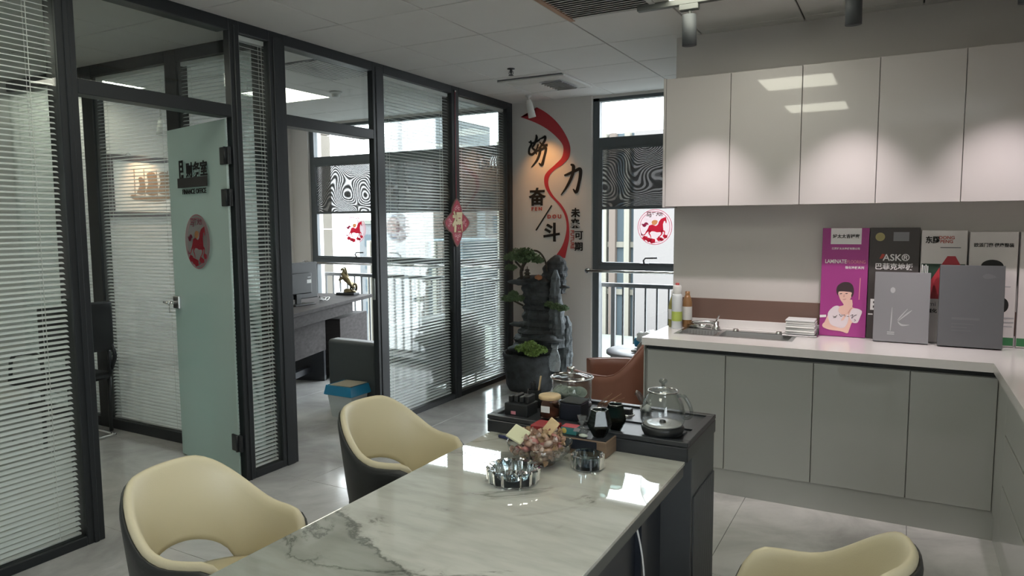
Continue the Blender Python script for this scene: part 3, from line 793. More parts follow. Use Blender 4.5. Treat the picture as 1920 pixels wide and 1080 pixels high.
# sink
t = thing('kitchen_sink', 'stainless steel sink with drainer basin set in the white worktop', 'sink', (-.85, 4.3, CT))
def basin(x0, x1, y0, y1, zt, zb, r=.02):
    mb = MB()
    mb.box(x0, x1, y0, y1, zb - .002, zb); mb.box(x0 - .002, x0, y0, y1, zb, zt); mb.box(x1, x1 + .002, y0, y1, zb, zt); mb.box(x0, x1, y0 - .002, y0, zb, zt); mb.box(x0, x1, y1, y1 + .002, zb, zt)
    return mb
SM = -.935
part('drainer_basin', basin(SX0 + .012, SM - .012, SY0 + .012, SY1 - .055, CT, CT - .15), 'steel_basin', t)
part('main_basin', basin(SM + .012, SX1 - .012, SY0 + .012, SY1 - .055, CT, CT - .2), 'steel_basin', t)
rim = MB(); zz = CT + .0035
rim.box(SX0 - .01, SX1 + .01, SY0 - .008, SY0 + .012, CT, zz); rim.box(SX0 - .01, SX1 + .01, SY1 - .055, SY1 + .008, CT, zz)
rim.box(SX0 - .01, SX0 + .012, SY0 + .012, SY1 - .055, CT, zz); rim.box(SX1 - .012, SX1 + .01, SY0 + .012, SY1 - .055, CT, zz); rim.box(SM - .012, SM + .012, SY0 + .012, SY1 - .055, CT, zz)
part('rim', rim, 'steel', t)
for k in range(10):
    x = SX0 + .03 + k * .0185
    part('drain_wire', MB().tube([(x, SY1 - .058, CT - .005), (x, SY1 - .075, CT - .10), (x, SY0 + .03, CT - .10), (x, SY0 + .016, CT - .005)], .0022, 6), 'chrome', t)
for x in (-.87, -.62):
    part('cap', MB().lathe([(0, .012), (.012, .011), (.018, .006), (.02, 0)], (x, SY1 - .02, CT + .0035), 16), 'chrome', t)
part('overflow_slots', MB().box(-.735, -.728, SY1 - .0572, SY1 - .0562, CT - .065, CT - .045).box(-.722, -.715, SY1 - .0572, SY1 - .0562, CT - .065, CT - .045).box(-.70, -.675, SY1 - .0572, SY1 - .0562, CT - .065, CT - .045), 'cab_dark', t)
# folded-down faucet
t = thing('faucet', 'low chrome faucet folded flat behind the sink drainer', 'faucet', (-1.08, 4.46, CT))
part('base', MB().lathe([(.026, 0), (.026, .012), (.018, .016), (.017, .045), (0, .048)], (-1.00, 4.475, CT), 20), 'chrome', t)
part('spout', MB().tube([(-1.00, 4.475, CT + .035), (-1.06, 4.47, CT + .04), (-1.12, 4.462, CT + .034), (-1.19, 4.455, CT + .022)], .011, 10), 'steel', t)
part('spray_head', MB().tube([(-1.17, 4.435, CT + .016), (-1.02, 4.425, CT + .018)], .013, 12, radii=[.015, .011]), 'chrome', t)
part('lever', MB().tube([(-1.00, 4.475, CT + .05), (-.985, 4.46, CT + .075), (-.978, 4.45, CT + .085)], .005, 8), 'chrome', t)

# wall cabinets
YU = 4.28; ZU0, ZU1 = 1.637, 2.405
ux = [-1.283, -.90, -.512, -.13, .258, .64, 1.018]
ords = ['first from the window', 'second from the window', 'third from the window', 'fourth from the window', 'fifth from the window', 'last before the right wall']
for i in range(6):
    x0, x1 = ux[i], ux[i + 1]
    t = thing('wall_cabinet', 'glossy pale wall cabinet above the counter, ' + ords[i], 'cabinet', ((x0 + x1) / 2, YU, ZU0), 0, 'wall cabinets above the counter')
    part('body', B(x0, x1, YU + .02, YK - .001, ZU0 + .004, ZU1), 'cab_upper', t)
    part('door', B(x0 + .0018, x1 - .0018, YU, YU + .019, ZU0, ZU1 - .001, .0012, 1), 'cab_upper', t)
    if i == 0: part('side_panel', B(XK, x0 - .001, YU + .002, YK - .001, ZU0 - .004, ZU1 + .004, .001, 1), 'cab_upper', t)

# bottles
def lathe_thing(name, label, cat, c, parts, group=None):
    t = thing(name, label, cat, c, 0, group)
    for nm, prof, m, *rest in parts:
        part(nm, MB().lathe(prof, (0, 0, 0), rest[0] if rest else 28), m, t, local=True)
    return t
lathe_thing('bottle', 'olive glass bottle at the window end of the counter', 'bottle', (-1.265, 4.44, CT), [('body', [(0, 0), (.03, 0), (.032, .01), (.032, .13), (.024, .17), (.013, .20), (.013, .215), (0, .215)], 'grass_bottle'), ('label', [(.0325, .05), (.0328, .055), (.0328, .11), (.0325, .115)], 'paper'), ('cap', [(.014, .213), (.014, .232), (0, .234)], 'white_plastic')])
lathe_thing('spray_can', 'white aerosol spray can with red cap between two bottles', 'can', (-1.222, 4.37, CT), [('body', [(0, 0), (.031, 0), (.033, .006), (.033, .20), (.031, .215), (.027, .22), (0, .22)], 'can_white'), ('label', [(.0333, .05), (.0336, .055), (.0336, .10), (.0333, .11)], 'can_green'), ('cap', [(.026, .22), (.027, .225), (.027, .265), (.022, .275), (0, .277)], 'white_plastic'), ('nozzle', [(.012, .276), (.012, .288), (0, .29)], 'red_cap')])
lathe_thing('bottle', 'orange plastic bottle with white label right of the spray can', 'bottle', (-1.178, 4.45, CT), [('body', [(0, 0), (.028, 0), (.03, .01), (.03, .16), (.022, .19), (.014, .21), (0, .21)], 'orange_bottle'), ('label', [(.0303, .05), (.0306, .055), (.0306, .13), (.0303, .135)], 'paper'), ('cap', [(.015, .208), (.015, .23), (0, .232)], 'orange_bottle')])
# stack of white pads on a steel tray
st_ = thing('tray', 'flat steel tray under the stack of white pads', 'tray', (-.49, 4.44, CT))
part('plate', B(-.595, -.40, 4.36, 4.525, CT + .0005, CT + .008, .003, 1), 'steel', st_)
od = ['lowest', 'second lowest', 'third from the bottom', 'fourth from the bottom', 'third from the top', 'second from the top', 'topmost']
z = CT + .009
for k in range(7):
    j = random.uniform(-.004, .004); h_ = .0115
    o = single('white_pad', B(-.575 + j, -.415 + j, 4.375 + j, 4.51 + j, z, z + h_, .003, 1), 'paper' if k % 2 else 'paper_edge', 'white pad, %s of the stack left of the purple box' % od[k], 'pad', 'white pads stacked by the purple box')
    z += h_ + .0012

# ---------------------------------------------------------------- sample boxes leaning on the wall
def leaning_box(label, x0, x1, h, th, yb, m, ytop=None, cat='box', yaw=0.0):
    """thin upright box with its foot at y=yb leaning back; returns thing and the face frame"""
    ytop = YK - .016 if ytop is None else ytop
    # lean angle so that the rear top edge meets ytop
    a = math.asin(max(0.0, min(.3, (ytop - yb - th) / h)))
    t = thing('sample_box', label, cat, ((x0 + x1) / 2, yb, CT), yaw)
    u = Vector((1, 0, 0)); v = Vector((0, math.sin(a), math.cos(a))); n_ = u.cross(v)
    o = Vector((-(x1 - x0) / 2, 0, .0012 + th * math.sin(a) * 0))
    # box in the leaning frame (back bottom edge lifted onto the worktop)
    mb = B(0, x1 - x0, 0, th, 0, h, .0015, 1)
    mt = Matrix(((1, 0, 0, o.x), (0, math.cos(a), math.sin(a), 0), (0, -math.sin(a), math.cos(a), th * math.sin(a) + .001), (0, 0, 0, 1)))
    mb.xf(mt)
    part('case', mb, m, t, local=True)
    return t, (mt @ Vector((0, -.0006, 0))), u, v
def lp(t, nm, poly, o, u, v, m, off=0.0):
    n_ = u.cross(v); part(nm, MB().prism(poly, o + n_ * off, u, v), m, t, local=True)
def rect(a, b, c, d): return [(a, c), (b, c), (b, d), (a, d)]
# dark brown box
t, o, u, v = leaning_box('tall dark brown flooring sample box behind the light grey box', -.155, .092, .63, .035, 4.475, 'darkbrown_box')
lp(t, 'tag', rect(.118, .195, .555, .605), o, u, v, 'grey_box', .0004)
lp(t, 'seal', [(.052 + .024 * math.cos(k * PI / 12), .578 + .024 * math.sin(k * PI / 12)) for k in range(24)], o, u, v, 'gold_seal', .0004)
part('lettering', text_mb('ASK®', .052, o + u * .135 + v * .445 , u, v, .0006, bold=.012), 'white_print', t, local=True)
lp(t, 'logo', [(.052, .455), (.066, .455), (.076, .468), (.078, .482), (.064, .482)], o, u, v, 'red_letter', .0006)
part('lettering', text_mb('巴菲克地板', .038, o + u * .125 + v * .398, u, v, .0006, bold=.02), 'white_print', t, local=True)
part('lettering', text_mb('B', .085, o + u * .012 + v * .165, u, v, .0006, bold=.03, align='LEFT'), 'white_print', t, local=True)
lp(t, 'stripe', rect(.006, .03, .135, .142), o, u, v, 'white_print', .0004)
# white box with a red figure
t, o, u, v = leaning_box('white sample box with red slanted shape, behind the dark grey box', .100, .314, .615, .035, 4.475, 'white_box')
part('lettering', text_mb('东鹏', .040, o + u * .052 + v * .548, u, v, .0006, bold=.03, sx=.85), 'dark_letter', t, local=True)
part('lettering', text_mb('DONG', .024, o + u * .118 + v * .567, u, v, .0006, bold=.02), 'red_letter', t, local=True)
part('lettering', text_mb('PENG', .024, o + u * .118 + v * .546, u, v, .0006, bold=.02), 'red_letter', t, local=True)
lp(t, 'rule', rect(.09, .185, .519, .5235), o, u, v, 'grey_print', .0004)
lp(t, 'photo_panel', rect(.004, .208, .24, .432), o, u, v, 'dark_green_card', .0003)
lp(t, 'red_figure', [(.125, .475), (.162, .475), (.19, .42), (.19, .24), (.05, .24), (.05, .34)], o, u, v, 'red_card', .0006)
part('lettering', text_mb('强化', .024, o + u * .064 + v * .165, u, v, .0006, bold=.03), 'dark_letter', t, local=True)
part('lettering', text_mb('mi', .036, o + u * .064 + v * .20, u, v, .0006, bold=.0), 'grey_print', t, local=True)
# white box, door-and-window maker
t, o, u, v = leaning_box('white sample box with black half disc, right of the red-shape box', .324, .538, .607, .035, 4.475, 'white_box')
part('lettering', text_mb('欧派门窗·健康整装', .0225, o + u * .108 + v * .528, u, v, .0006, bold=.02, sx=.95), 'dark_letter', t, local=True)
lp(t, 'half_disc', [(.105 + .05 * math.cos(k * PI / 16), .425 + .034 * math.sin(k * PI / 16)) for k in range(17)], o, u, v, 'black_card', .0005)
lp(t, 'disc', [(.155 + .03 * math.cos(k * PI / 16), .22 + .04 * math.sin(k * PI / 16)) for k in range(32)], o, u, v, 'black_card', .0005)
lp(t, 'band', rect(.002, .212, .008, .05), o, u, v, 'green_band', .0005)
for zz, ww in ((.315, .03), (.15, .05), (.127, .05), (.105, .045)):
    lp(t, 'small_print', rect(.16, .16 + ww, zz, zz + .006), o, u, v, 'silver_print', .0005)
t, o, u, v = leaning_box('white sample box with green foot band at the right edge', .548, .762, .607, .035, 4.475, 'white_box')
lp(t, 'band', rect(.002, .212, .008, .05), o, u, v, 'green_band', .0005)
lp(t, 'patch', rect(.03, .1, .2, .26), o, u, v, 'pink_print', .0005)
# loose brochures standing left of the red figure
for k in range(4):
    x = .106 + k * .0085
    single('brochure', B(x, x + .004, 4.425 + .002 * k, 4.468, CT + .001, CT + .43 - .006 * (k % 2), .0008, 1), 'paper' if k % 2 == 0 else 'paper_edge', 'thin white brochure standing on edge behind the light grey box, %s from the left' % ['first', 'second', 'third', 'fourth'][k], 'brochure', 'white brochures standing on edge')
# light grey box in front
t, o, u, v = leaning_box('light grey sample box with embossed strokes, in front of the dark brown box', -.118, .150, .385, .045, 4.37, 'grey_box', ytop=4.455)
em = MB(); n_ = u.cross(v)
for pts, ws in (([(.085, .06), (.088, .12), (.09, .19)], [.0016, .003, .001]), ([(.12, .115), (.16, .155), (.185, .178)], [.001, .004, .001]), ([(.118, .12), (.135, .145), (.165, .185)], [.001, .003, .001]), ([(.12, .112), (.14, .095), (.175, .098)], [.002, .005, .001])):
    strip(em, brush(pts, ws, 4), o + n_ * .0005, u, v)
part('emblem', em, 'silver_print', t, local=True)
lp(t, 'emblem', [(.09 + .012 * math.cos(k * PI / 10), .285 + .016 * math.sin(k * PI / 10)) for k in range(20)], o, u, v, 'silver_print', .0004)
lp(t, 'small_print', rect(.07, .105, .04, .046), o, u, v, 'silver_print', .0004)
lp(t, 'small_print', rect(.07, .105, .05, .056), o, u, v, 'silver_print', .0004)
# dark grey box in front
t, o, u, v = leaning_box('dark grey sample box standing in front of two white boxes', .190, .478, .43, .055, 4.345, 'darkgrey_box', ytop=4.45)
lp(t, 'print', rect(.06, .185, .142, .154), o, u, v, 'grey_print', .0004)
for zz, ww in ((.118, .10), (.10, .07), (.083, .09)): lp(t, 'small_print', rect(.06, .06 + ww, zz, zz + .004), o, u, v, 'grey_print', .0004)
lp(t, 'emblem', smooth_line([(.19, .375), (.21, .388), (.235, .382), (.25, .37), (.225, .362), (.2, .362)], True, 4), o, u, v, 'grey_print', .0004)
# purple box with the printed portrait
t, o, u, v = leaning_box('purple flooring sample box printed with a short haired woman', -.402, -.158, .628, .04, 4.47, 'purple_box')
def W(pts): 
    out = []
    for X, Y in pts:
        px = 1530 + X / 8.31; py = 520 + Y / 8.31
        left = 1537 + (630 - py) * .055; wid = 92 - (630 - py) * .03
        out.append(((px - left) / wid * .244, (632.5 - (px - 1537) * -.06 * 0 - py + (px - 1537) * .055) / 200 * .628))
    return out
lp(t, 'name_plate', rect(.045, .205, .535, .627), o, u, v, 'white_print', .0005)
part('lettering', text_mb('好太太吉祥家', .0235, o + u * .125 + v * .572 + u.cross(v) * .0006, u, v, .0006, bold=.03), 'dark_letter', t, local=True)
part('lettering', text_mb('江苏好太太地板有限公司', .0135, o + u * .125 + v * .505, u, v, .0006, bold=.02), 'white_print', t, local=True)
part('lettering', text_mb('LAMINATE', .031, o + u * .018 + v * .425, u, v, .0006, bold=.02, align='LEFT', sx=.78), 'white_print', t, local=True)
part('lettering', text_mb('FLOORING', .027, o + u * .134 + v * .425, u, v, .0006, align='LEFT', sx=.72), 'ring_pink', t, local=True)
part('lettering', text_mb('强化地板系列', .0165, o + u * .175 + v * .395, u, v, .0006, bold=.02), 'white_print', t, local=True)
pr = part('portrait', MB().prism(W(smooth_line([(450, 420), (470, 470), (400, 490), (330, 490), (250, 560), (200, 640), (160, 720), (118, 800), (200, 840), (300, 860), (430, 870), (530, 900), (570, 830), (600, 750), (640, 750), (700, 740), (740, 640), (765, 575), (720, 540), (640, 520), (610, 500), (610, 430), (590, 390)], True, 3)), o + u.cross(v) * .0006, u, v), 'skin', t, local=True)
def wp(nm, pts, m, off, sm=True): part(nm, MB().prism(W(smooth_line(pts, True, 4) if sm else pts), o + u.cross(v) * off, u, v), m, pr, local=True)
wp('dress', [(290, 505), (360, 480), (400, 500), (385, 560), (440, 620), (540, 620), (545, 700), (520, 770), (450, 830), (300, 790), (240, 740), (210, 600)], 'dress', .0010)
wp('sleeve', [(600, 545), (650, 525), (720, 540), (765, 580), (740, 650), (700, 735), (640, 750), (600, 720), (560, 640)], 'dress', .0010)
wp('face', [(385, 280), (400, 350), (430, 410), (470, 440), (520, 430), (570, 390), (600, 330), (605, 280), (560, 240), (440, 230)], 'skin', .0012)
wp('hair', [(375, 320), (352, 250), (370, 180), (430, 135), (490, 120), (560, 130), (610, 170), (632, 240), (625, 310), (600, 355), (590, 330), (600, 290), (575, 275), (520, 268), (450, 262), (390, 268)], 'hair', .0016)
for ex in (425, 515): wp('eye', [(ex - 22, 300), (ex, 290), (ex + 24, 296), (ex, 304)], 'hair', .0018)
wp('mouth', [(452, 385), (480, 378), (512, 374), (500, 390), (475, 397)], 'skin_shade', .0018)
wp('nose', [(462, 345), (478, 300), (486, 345), (474, 352)], 'skin_shade', .0017)
wp('hand', [(590, 395), (612, 440), (608, 490), (570, 520), (545, 560), (520, 620), (470, 700), (430, 700), (500, 600), (530, 520), (555, 460)], 'skin', .0018)
wp('forearm', [(118, 800), (150, 740), (250, 790), (400, 830), (540, 800), (590, 760), (560, 850), (530, 905), (420, 875), (230, 850)], 'skin', .0014)
wp('bracelet', [(540, 590), (570, 540), (605, 512), (608, 520), (580, 550), (552, 600)], 'skin_shade', .0021)
lp(t, 'side_strip', W([(725, 65), (738, 65), (720, 395), (706, 395)]), o, u, v, 'ring_pink', .0006)
lp(t, 'white_bar', W([(75, 620), (182, 618), (182, 655), (75, 660)]), o, u, v, 'white_print', .0006)
sg = MB()
for pts in ([(290, 640), (330, 650), (365, 630)], [(400, 610), (430, 650), (445, 615)], [(455, 640), (480, 620), (495, 650)], [(520, 645), (560, 650)], [(580, 640), (620, 620), (600, 680), (640, 640), (680, 625)], [(640, 690), (665, 710), (640, 720)], [(300, 665), (350, 660)]):
    strip(sg, brush(W(pts), [.0012] * len(pts), 4), o + u.cross(v) * .0024, u, v)
part('signature', sg, 'hair', t, local=True)

# ================================================================== MARBLE TABLE AND TEA CABINET
tt_ = thing('marble_table', 'long glossy white marble table with grey veins in the foreground', 'table', (-.975, 1.2, 0))
TXa, TXb = -1.345, -.598
part('tabletop', B(TXa, TXb, .1, 2.262, .738, .75, .0015, 1), 'marble', tt_)
part('apron', B(TXa + .004, TXb - .004, .104, 2.26, .70, .738, .001, 1), 'table_edge', tt_)
part('base_panel', B(TXb - .10, TXb - .08, .5, 2.26, 0.02, .70), 'table_base', tt_)
part('base_panel', B(TXa + .3, TXa + .32, .5, 2.26, 0.02, .70), 'table_base', tt_)
for y in (.55, 1.36, 2.0): part('upright', B(TXb - .085, TXb - .060, y, y + .05, 0, .70, .002, 1), 'table_base', tt_)
part('foot_rail', B(TXb - .10, TXb - .06, .5, 2.26, 0, .05), 'table_base', tt_)
t = thing('power_cord', 'thin white cord hanging under the right side of the marble table', 'cord', (-.6, 1.7, 0))
pts = smooth_line([(-.605, 1.80, .70), (-.598, 1.83, .60), (-.598, 1.86, .45), (-.60, 1.88, .28), (-.60, 1.87, .10), (-.58, 1.80, .006), (-.50, 1.7, .006)], n=8)
part('cord', MB().tube(pts, .0028, 6), 'cable_white', t)

TZ = .808
tc_ = thing('tea_cabinet', 'black tea station cabinet at the far end of the marble table', 'cabinet', (-.97, 2.45, 0))
x0, x1, y0, y1 = -1.362, -.59, 2.264, 2.665
part('body', B(x0 + .004, x1 - .004, y0 + .07, y1 - .004, 0, .745, .002, 1), 'tea_side', tc_)
part('apron', B(x0, x1, y0, y1, .745, .795, .003, 1), 'tea_black', tc_)
tp = MB(); zt0 = .797
tp.box(x0, x1, y0, y0 + .028, zt0, TZ + .006, .002, 1); tp.box(x0, x1, y1 - .028, y1, zt0, TZ + .006, .002, 1); tp.box(x0, x0 + .028, y0 + .028, y1 - .028, zt0, TZ + .006, .002, 1); tp.box(x1 - .028, x1, y0 + .028, y1 - .028, zt0, TZ + .006, .002, 1)
part('rim', tp, 'tea_black', tc_)
part('tray', MB().box(x0 + .028, -.92, y0 + .028, y1 - .028, zt0, TZ - .004).box(-.92, x1 - .028, y0 + .028, 2.40, zt0, TZ - .001).box(-.92, x1 - .028, 2.45, y1 - .028, zt0, TZ - .001).box(-.92, x1 - .028, 2.40, 2.45, zt0, TZ - .006), 'tea_black', tc_)
k = 0; y = y0 + .09
while y < y1 - .02:
    part('flute', B(x1 - .004, x1 + .002, y, y + .007, .02, .60, .001, 1), 'tea_side', tc_); y += .0115
part('slot', MB().tube([(-.635, 2.36, TZ + .0005), (-.632, 2.40, TZ + .0005)], .004, 8), 'cab_dark', tc_)

# kettle on the right
kx, ky = -.700, 2.345
t = thing('glass_kettle', 'round clear glass kettle on the right of the tea cabinet', 'kettle', (kx, ky, TZ))
part('base', MB().lathe([(0, .002), (.064, .002), (.070, .012), (.074, .026), (.070, .034), (.062, .036), (0, .036)], (kx, ky, TZ), 36), 'monitor_black', t)
part('heating_plate', MB().lathe([(0, .042), (.05, .042), (.064, .040), (.067, .037), (0, .037)], (kx, ky, TZ), 32), 'water_plate', t)
part('sensor', MB().lathe([(0, .052), (.010, .050), (.012, .042)], (kx, ky, TZ), 12), 'monitor_black', t)
part('body', MB().lathe([(.070, .037), (.076, .055), (.075, .085), (.067, .115), (.054, .138), (.047, .148), (.050, .152), (.0485, .153), (.0455, .148), (.0525, .137), (.0655, .114), (.0735, .085), (.0745, .056), (.0685, .038)], (kx, ky, TZ), 40), 'clear_ware', t)
part('lid', MB().lathe([(0, .166), (.02, .164), (.042, .156), (.051, .153), (.051, .150), (.0, .150)], (kx, ky, TZ), 36), 'clear_lid', t)
part('lid_ring', MB().lathe([(.049, .150), (.0525, .152), (.0525, .156), (.049, .156), (.049, .150)], (kx, ky, TZ), 36), 'chrome', t)
part('lid_knob', MB().lathe([(.006, .164), (.006, .178), (.014, .184), (.015, .190), (.010, .195), (0, .196)], (kx, ky, TZ), 20), 'solid_glass', t)
part('spout', MB().tube(smooth_line([(kx - .062, ky, TZ + .095), (kx - .078, ky, TZ + .115), (kx - .088, ky, TZ + .132), (kx - .098, ky, TZ + .136)], n=4), .010, 12, radii=[.013, .012, .0115, .011, .0105, .010, .0095, .009, .009, .009, .009, .009, .009][:13]), 'solid_glass', t)
part('handle', MB().tube(smooth_line([(kx + .050, ky + .0, TZ + .140), (kx + .072, ky, TZ + .142), (kx + .092, ky, TZ + .115), (kx + .100, ky, TZ + .085), (kx + .092, ky, TZ + .070), (kx + .074, ky, TZ + .066)], n=5), .0065, 10), 'solid_glass', t)
# steriliser pot
px_, py_ = -1.128, 2.535
t = thing('glass_pot', 'wide clear glass pot with lid holding pale green cups', 'pot', (px_, py_, TZ))
part('base', MB().lathe([(0, .0), (.07, 0), (.078, .012), (.078, .022), (0, .022)], (px_, py_, TZ - .004), 32), 'monitor_black', t)
part('body', MB().lathe([(.0, .022), (.07, .022), (.077, .03), (.079, .06), (.079, .118), (.0765, .118), (.0765, .06), (.0745, .032), (0, .026)], (px_, py_, TZ), 40), 'clear_ware', t)
part('lid', MB().lathe([(0, .140), (.03, .137), (.06, .129), (.084, .122), (.084, .119), (0, .119)], (px_, py_, TZ), 40), 'clear_lid', t)
part('lid_ring', MB().lathe([(.080, .117), (.086, .118), (.0865, .123), (.081, .124), (.080, .117)], (px_, py_, TZ), 40), 'chrome', t)
part('lid_knob', MB().lathe([(.006, .138), (.006, .150), (.013, .153), (.014, .159), (.009, .163), (0, .163)], (px_, py_, TZ), 20), 'chrome', t)
cupn = ['leftmost', 'left middle', 'centre', 'right middle', 'rightmost']
for k in range(5):
    a = -1.0 + k * .5
    t2 = thing('tea_cup', 'pale green tea cup leaning inside the glass pot, %s' % cupn[k], 'cup', (px_ + .046 * math.sin(a), py_ - .006 - .030 * math.cos(a), TZ + .052), 0, 'tea cups in the glass pot')
    mb = MB().lathe([(0, 0), (.012, 0), (.015, .004), (.024, .028), (.027, .044), (.0255, .044), (.022, .028), (.013, .006), (0, .005)], (0, 0, -.016), 20)
    mb.xf(Matrix.Rotation(a * .5, 4, 'Y') @ Matrix.Rotation(.35, 4, 'X')); part('bowl', mb, 'cup_green', t2, local=True)
# jar with bamboo lid
jx, jy = -1.138, 2.352
t = thing('tea_jar', 'small glass jar with round bamboo lid', 'jar', (jx, jy, TZ))
part('body', MB().lathe([(0, .0), (.032, 0), (.037, .006), (.037, .05), (.034, .066), (.034, .072), (.032, .072), (.032, .064), (.035, .05), (.035, .008), (0, .003)], (jx, jy, TZ), 32), 'amber_ware', t)
part('lid', MB().lathe([(0, .088), (.040, .088), (.0425, .085), (.0425, .075), (.040, .073), (0, .073)], (jx, jy, TZ), 36), 'bamboo', t)
part('contents', MB().lathe([(0, .004), (.033, .005), (.034, .03), (.02, .036), (0, .038)], (jx, jy, TZ), 24), 'jar_fill', t)
part('label', MB().prism([(-.018, -.012), (.018, -.012), (.018, .012), (-.018, .012)], (jx + .0, jy - .0385, TZ + .04), (1, 0, 0), (0, 0, 1), .0008), 'paper', t)
# utensil holder
hx, hy = -1.258, 2.46
t = thing('utensil_holder', 'black angular holder with tea tools and bamboo tongs', 'holder', (hx, hy, TZ))
part('cup', MB().lathe([(0, 0), (.026, 0), (.034, .03), (.030, .072), (.027, .072), (.030, .03), (.022, .004), (0, .004)], (hx, hy, TZ), 6, smooth=False), 'monitor_black', t)
for k, (dx, dy, h_) in enumerate(((-.012, .0, .10), (-.004, .008, .105), (-.012, .01, .095), (.004, .0, .098), (.0, -.01, .102))):
    part('tool', MB().bar((hx + dx, hy + dy, TZ + .02), (hx + dx * 1.4, hy + dy * 1.4, TZ + h_), .006, .004), 'monitor_black', t)
part('bamboo_tongs', MB().bar((hx + .012, hy, TZ + .02), (hx + .026, hy + .006, TZ + .128), .009, .004), 'bamboo', t)
# black caddy with stacked pieces
t = thing('tea_caddy', 'black square tea box with slotted pieces on top, left on the tray', 'box', (-1.265, 2.36, TZ))
part('box', B(-1.315, -1.215, 2.315, 2.405, TZ - .004, TZ + .045, .004), 'monitor_black', t)
for k in range(4): part('slotted_piece', B(-1.308 + k * .024, -1.292 + k * .024, 2.335, 2.395, TZ + .045, TZ + .070 + .004 * (k % 2), .003, 1), 'monitor_black', t)
part('tab', B(-1.285, -1.265, 2.313, 2.316, TZ + .004, TZ + .016), 'ring_pink', t)
t = thing('tea_tin', 'low black box between bamboo lid jar and glass pot', 'box', (-1.06, 2.40, TZ))
part('box', B(-1.10, -1.015, 2.36, 2.44, TZ - .004, TZ + .06, .004), 'table_base', t)
part('lid', B(-1.102, -1.013, 2.358, 2.442, TZ + .06, TZ + .068, .003, 1), 'monitor_black', t)
# pebbles near the pot
for k, (x, y, r) in enumerate(((-1.00, 2.33, .012), (-.985, 2.36, .010), (-.965, 2.345, .009))):
    single('pebble', MB().sphere((x, y, TZ - .004 + r * .6), r, (1.2, 1, .6), 2, .3), 'rock_light', ['largest grey pebble beside the dark glass pitchers', 'middle grey pebble beside the dark glass pitchers', 'smallest grey pebble beside the dark glass pitchers'][k], 'pebble', 'pebbles on the tea tray')
# dark faceted pitchers
def pitcher(x, y, z, s, label, seg=6):
    t = thing('glass_pitcher', label, 'pitcher', (x, y, z), random.random(), 'dark glass pitchers')
    part('body', MB().lathe([(0, 0), (.022, 0), (.040, .034), (.043, .044), (.030, .092), (.028, .094), (.0275, .092), (.040, .044), (.0375, .035), (.020, .004), (0, .004)], (0, 0, 0), seg, s, s, smooth=False), 'dark_ware', t, local=True)
    part('rim', MB().lathe([(.0285, .0915), (.0302, .0925), (.0302, .0945), (.0285, .0945), (.0285, .0915)], (0, 0, 0), seg * 4 if seg > 8 else seg, s, s), 'chrome', t, local=True)
    part('contents', MB().lathe([(0, .005), (.02, .006), (.034, .034), (.0, .036)], (0, 0, 0), seg, s, s, smooth=False), 'jar_fill', t, local=True)
    return t
# wooden box in front of the tea cabinet
t = thing('wooden_box', 'long wooden box with black top resting on the marble table', 'box', (-1.0, 2.22, .75))
bx0, bx1, by0, by1, bz1 = -1.14, -.838, 2.166, 2.262, .806
part('case', B(bx0, bx1, by0, by1, .7505, bz1, .002, 1), 'wood_box', t)
part('inlay', B(bx0 + .01, bx1 - .035, by0 - .002, by0 + .001, .768, bz1 - .004), 'table_base', t)
part('lid', B(bx0 + .004, bx1 - .004, by0 + .004, by1 - .002, bz1, bz1 + .003), 'tea_black', t)
ZB = bz1 + .0035
pitcher(-.882, 2.215, ZB, 1.0, 'dark green faceted glass pitcher standing on the wooden box')
pitcher(-.862, 2.315, TZ - .0, .92, 'second dark glass pitcher, behind the one on the wooden box')
t = thing('twig_bundle', 'thin brown twigs sticking up behind the dark pitchers', 'twigs', (-.985, 2.45, TZ))
for k in range(7):
    part('twig', MB().tube([(-1.0 + .004 * k, 2.45, TZ - .003), (-.98 + .006 * k, 2.455, TZ + .05), (-.955 + .011 * k, 2.46 + .004 * k, TZ + .075 + .008 * (k % 3))], .0016, 5), 'twig', t)
# packets on the wooden box
t = thing('candy_box', 'small red and teal candy carton on the wooden box', 'packet', (-.985, 2.205, ZB))
part('carton', B(-1.012, -.955, 2.180, 2.222, ZB, ZB + .026, .002, 1), 'teal_pack', t); part('top', B(-1.011, -.956, 2.181, 2.221, ZB + .026, ZB + .027), 'red_card', t)
part('foil', MB().prism([(0, 0), (.022, 0), (.028, .012), (.006, .013)], (-.965, 2.179, ZB + .016), (1, 0, 0), (0, 0, 1), .001), 'silver_pack', t)
part('bear_print', MB().lathe([(0, .001), (.009, .0008), (.01, 0)], (0, 0, 0), 14).xf(Matrix.Translation((-1.0, 2.1795, ZB + .013)) @ Matrix.Rotation(PI / 2, 4, 'X')), 'yellow_pack', t)
t = thing('candy_bag', 'twisted clear cellophane bag beside the dark pitcher', 'bag', (-.935, 2.19, ZB))
part('pouch', MB().sphere((-.935, 2.192, ZB + .016), .02, (1, .7, .8), 2, .3), 'film_bag', t)
part('twist', MB().lathe([(.003, 0), (.006, .012), (.016, .032), (.018, .042)], (-.938, 2.192, ZB + .03), 12, 1, .4), 'film_bag', t)
single('pebble', MB().sphere((-.926, 2.177, ZB + .006), .014, (1.3, .7, .45), 2, .25), 'cup_green', 'flat pale stone at the front edge of the wooden box', 'pebble')
single('red_packet', B(-1.13, -1.04, 2.175, 2.250, ZB, ZB + .018, .003, 1), 'red_packet', 'folded red packet on the left end of the wooden box', 'packet')
single('pen', MB().tube([(-1.275, 2.205, .757), (-1.195, 2.19, .757)], .006, 10), 'navy_pen', 'short dark blue pen left of the candy bowl', 'pen')
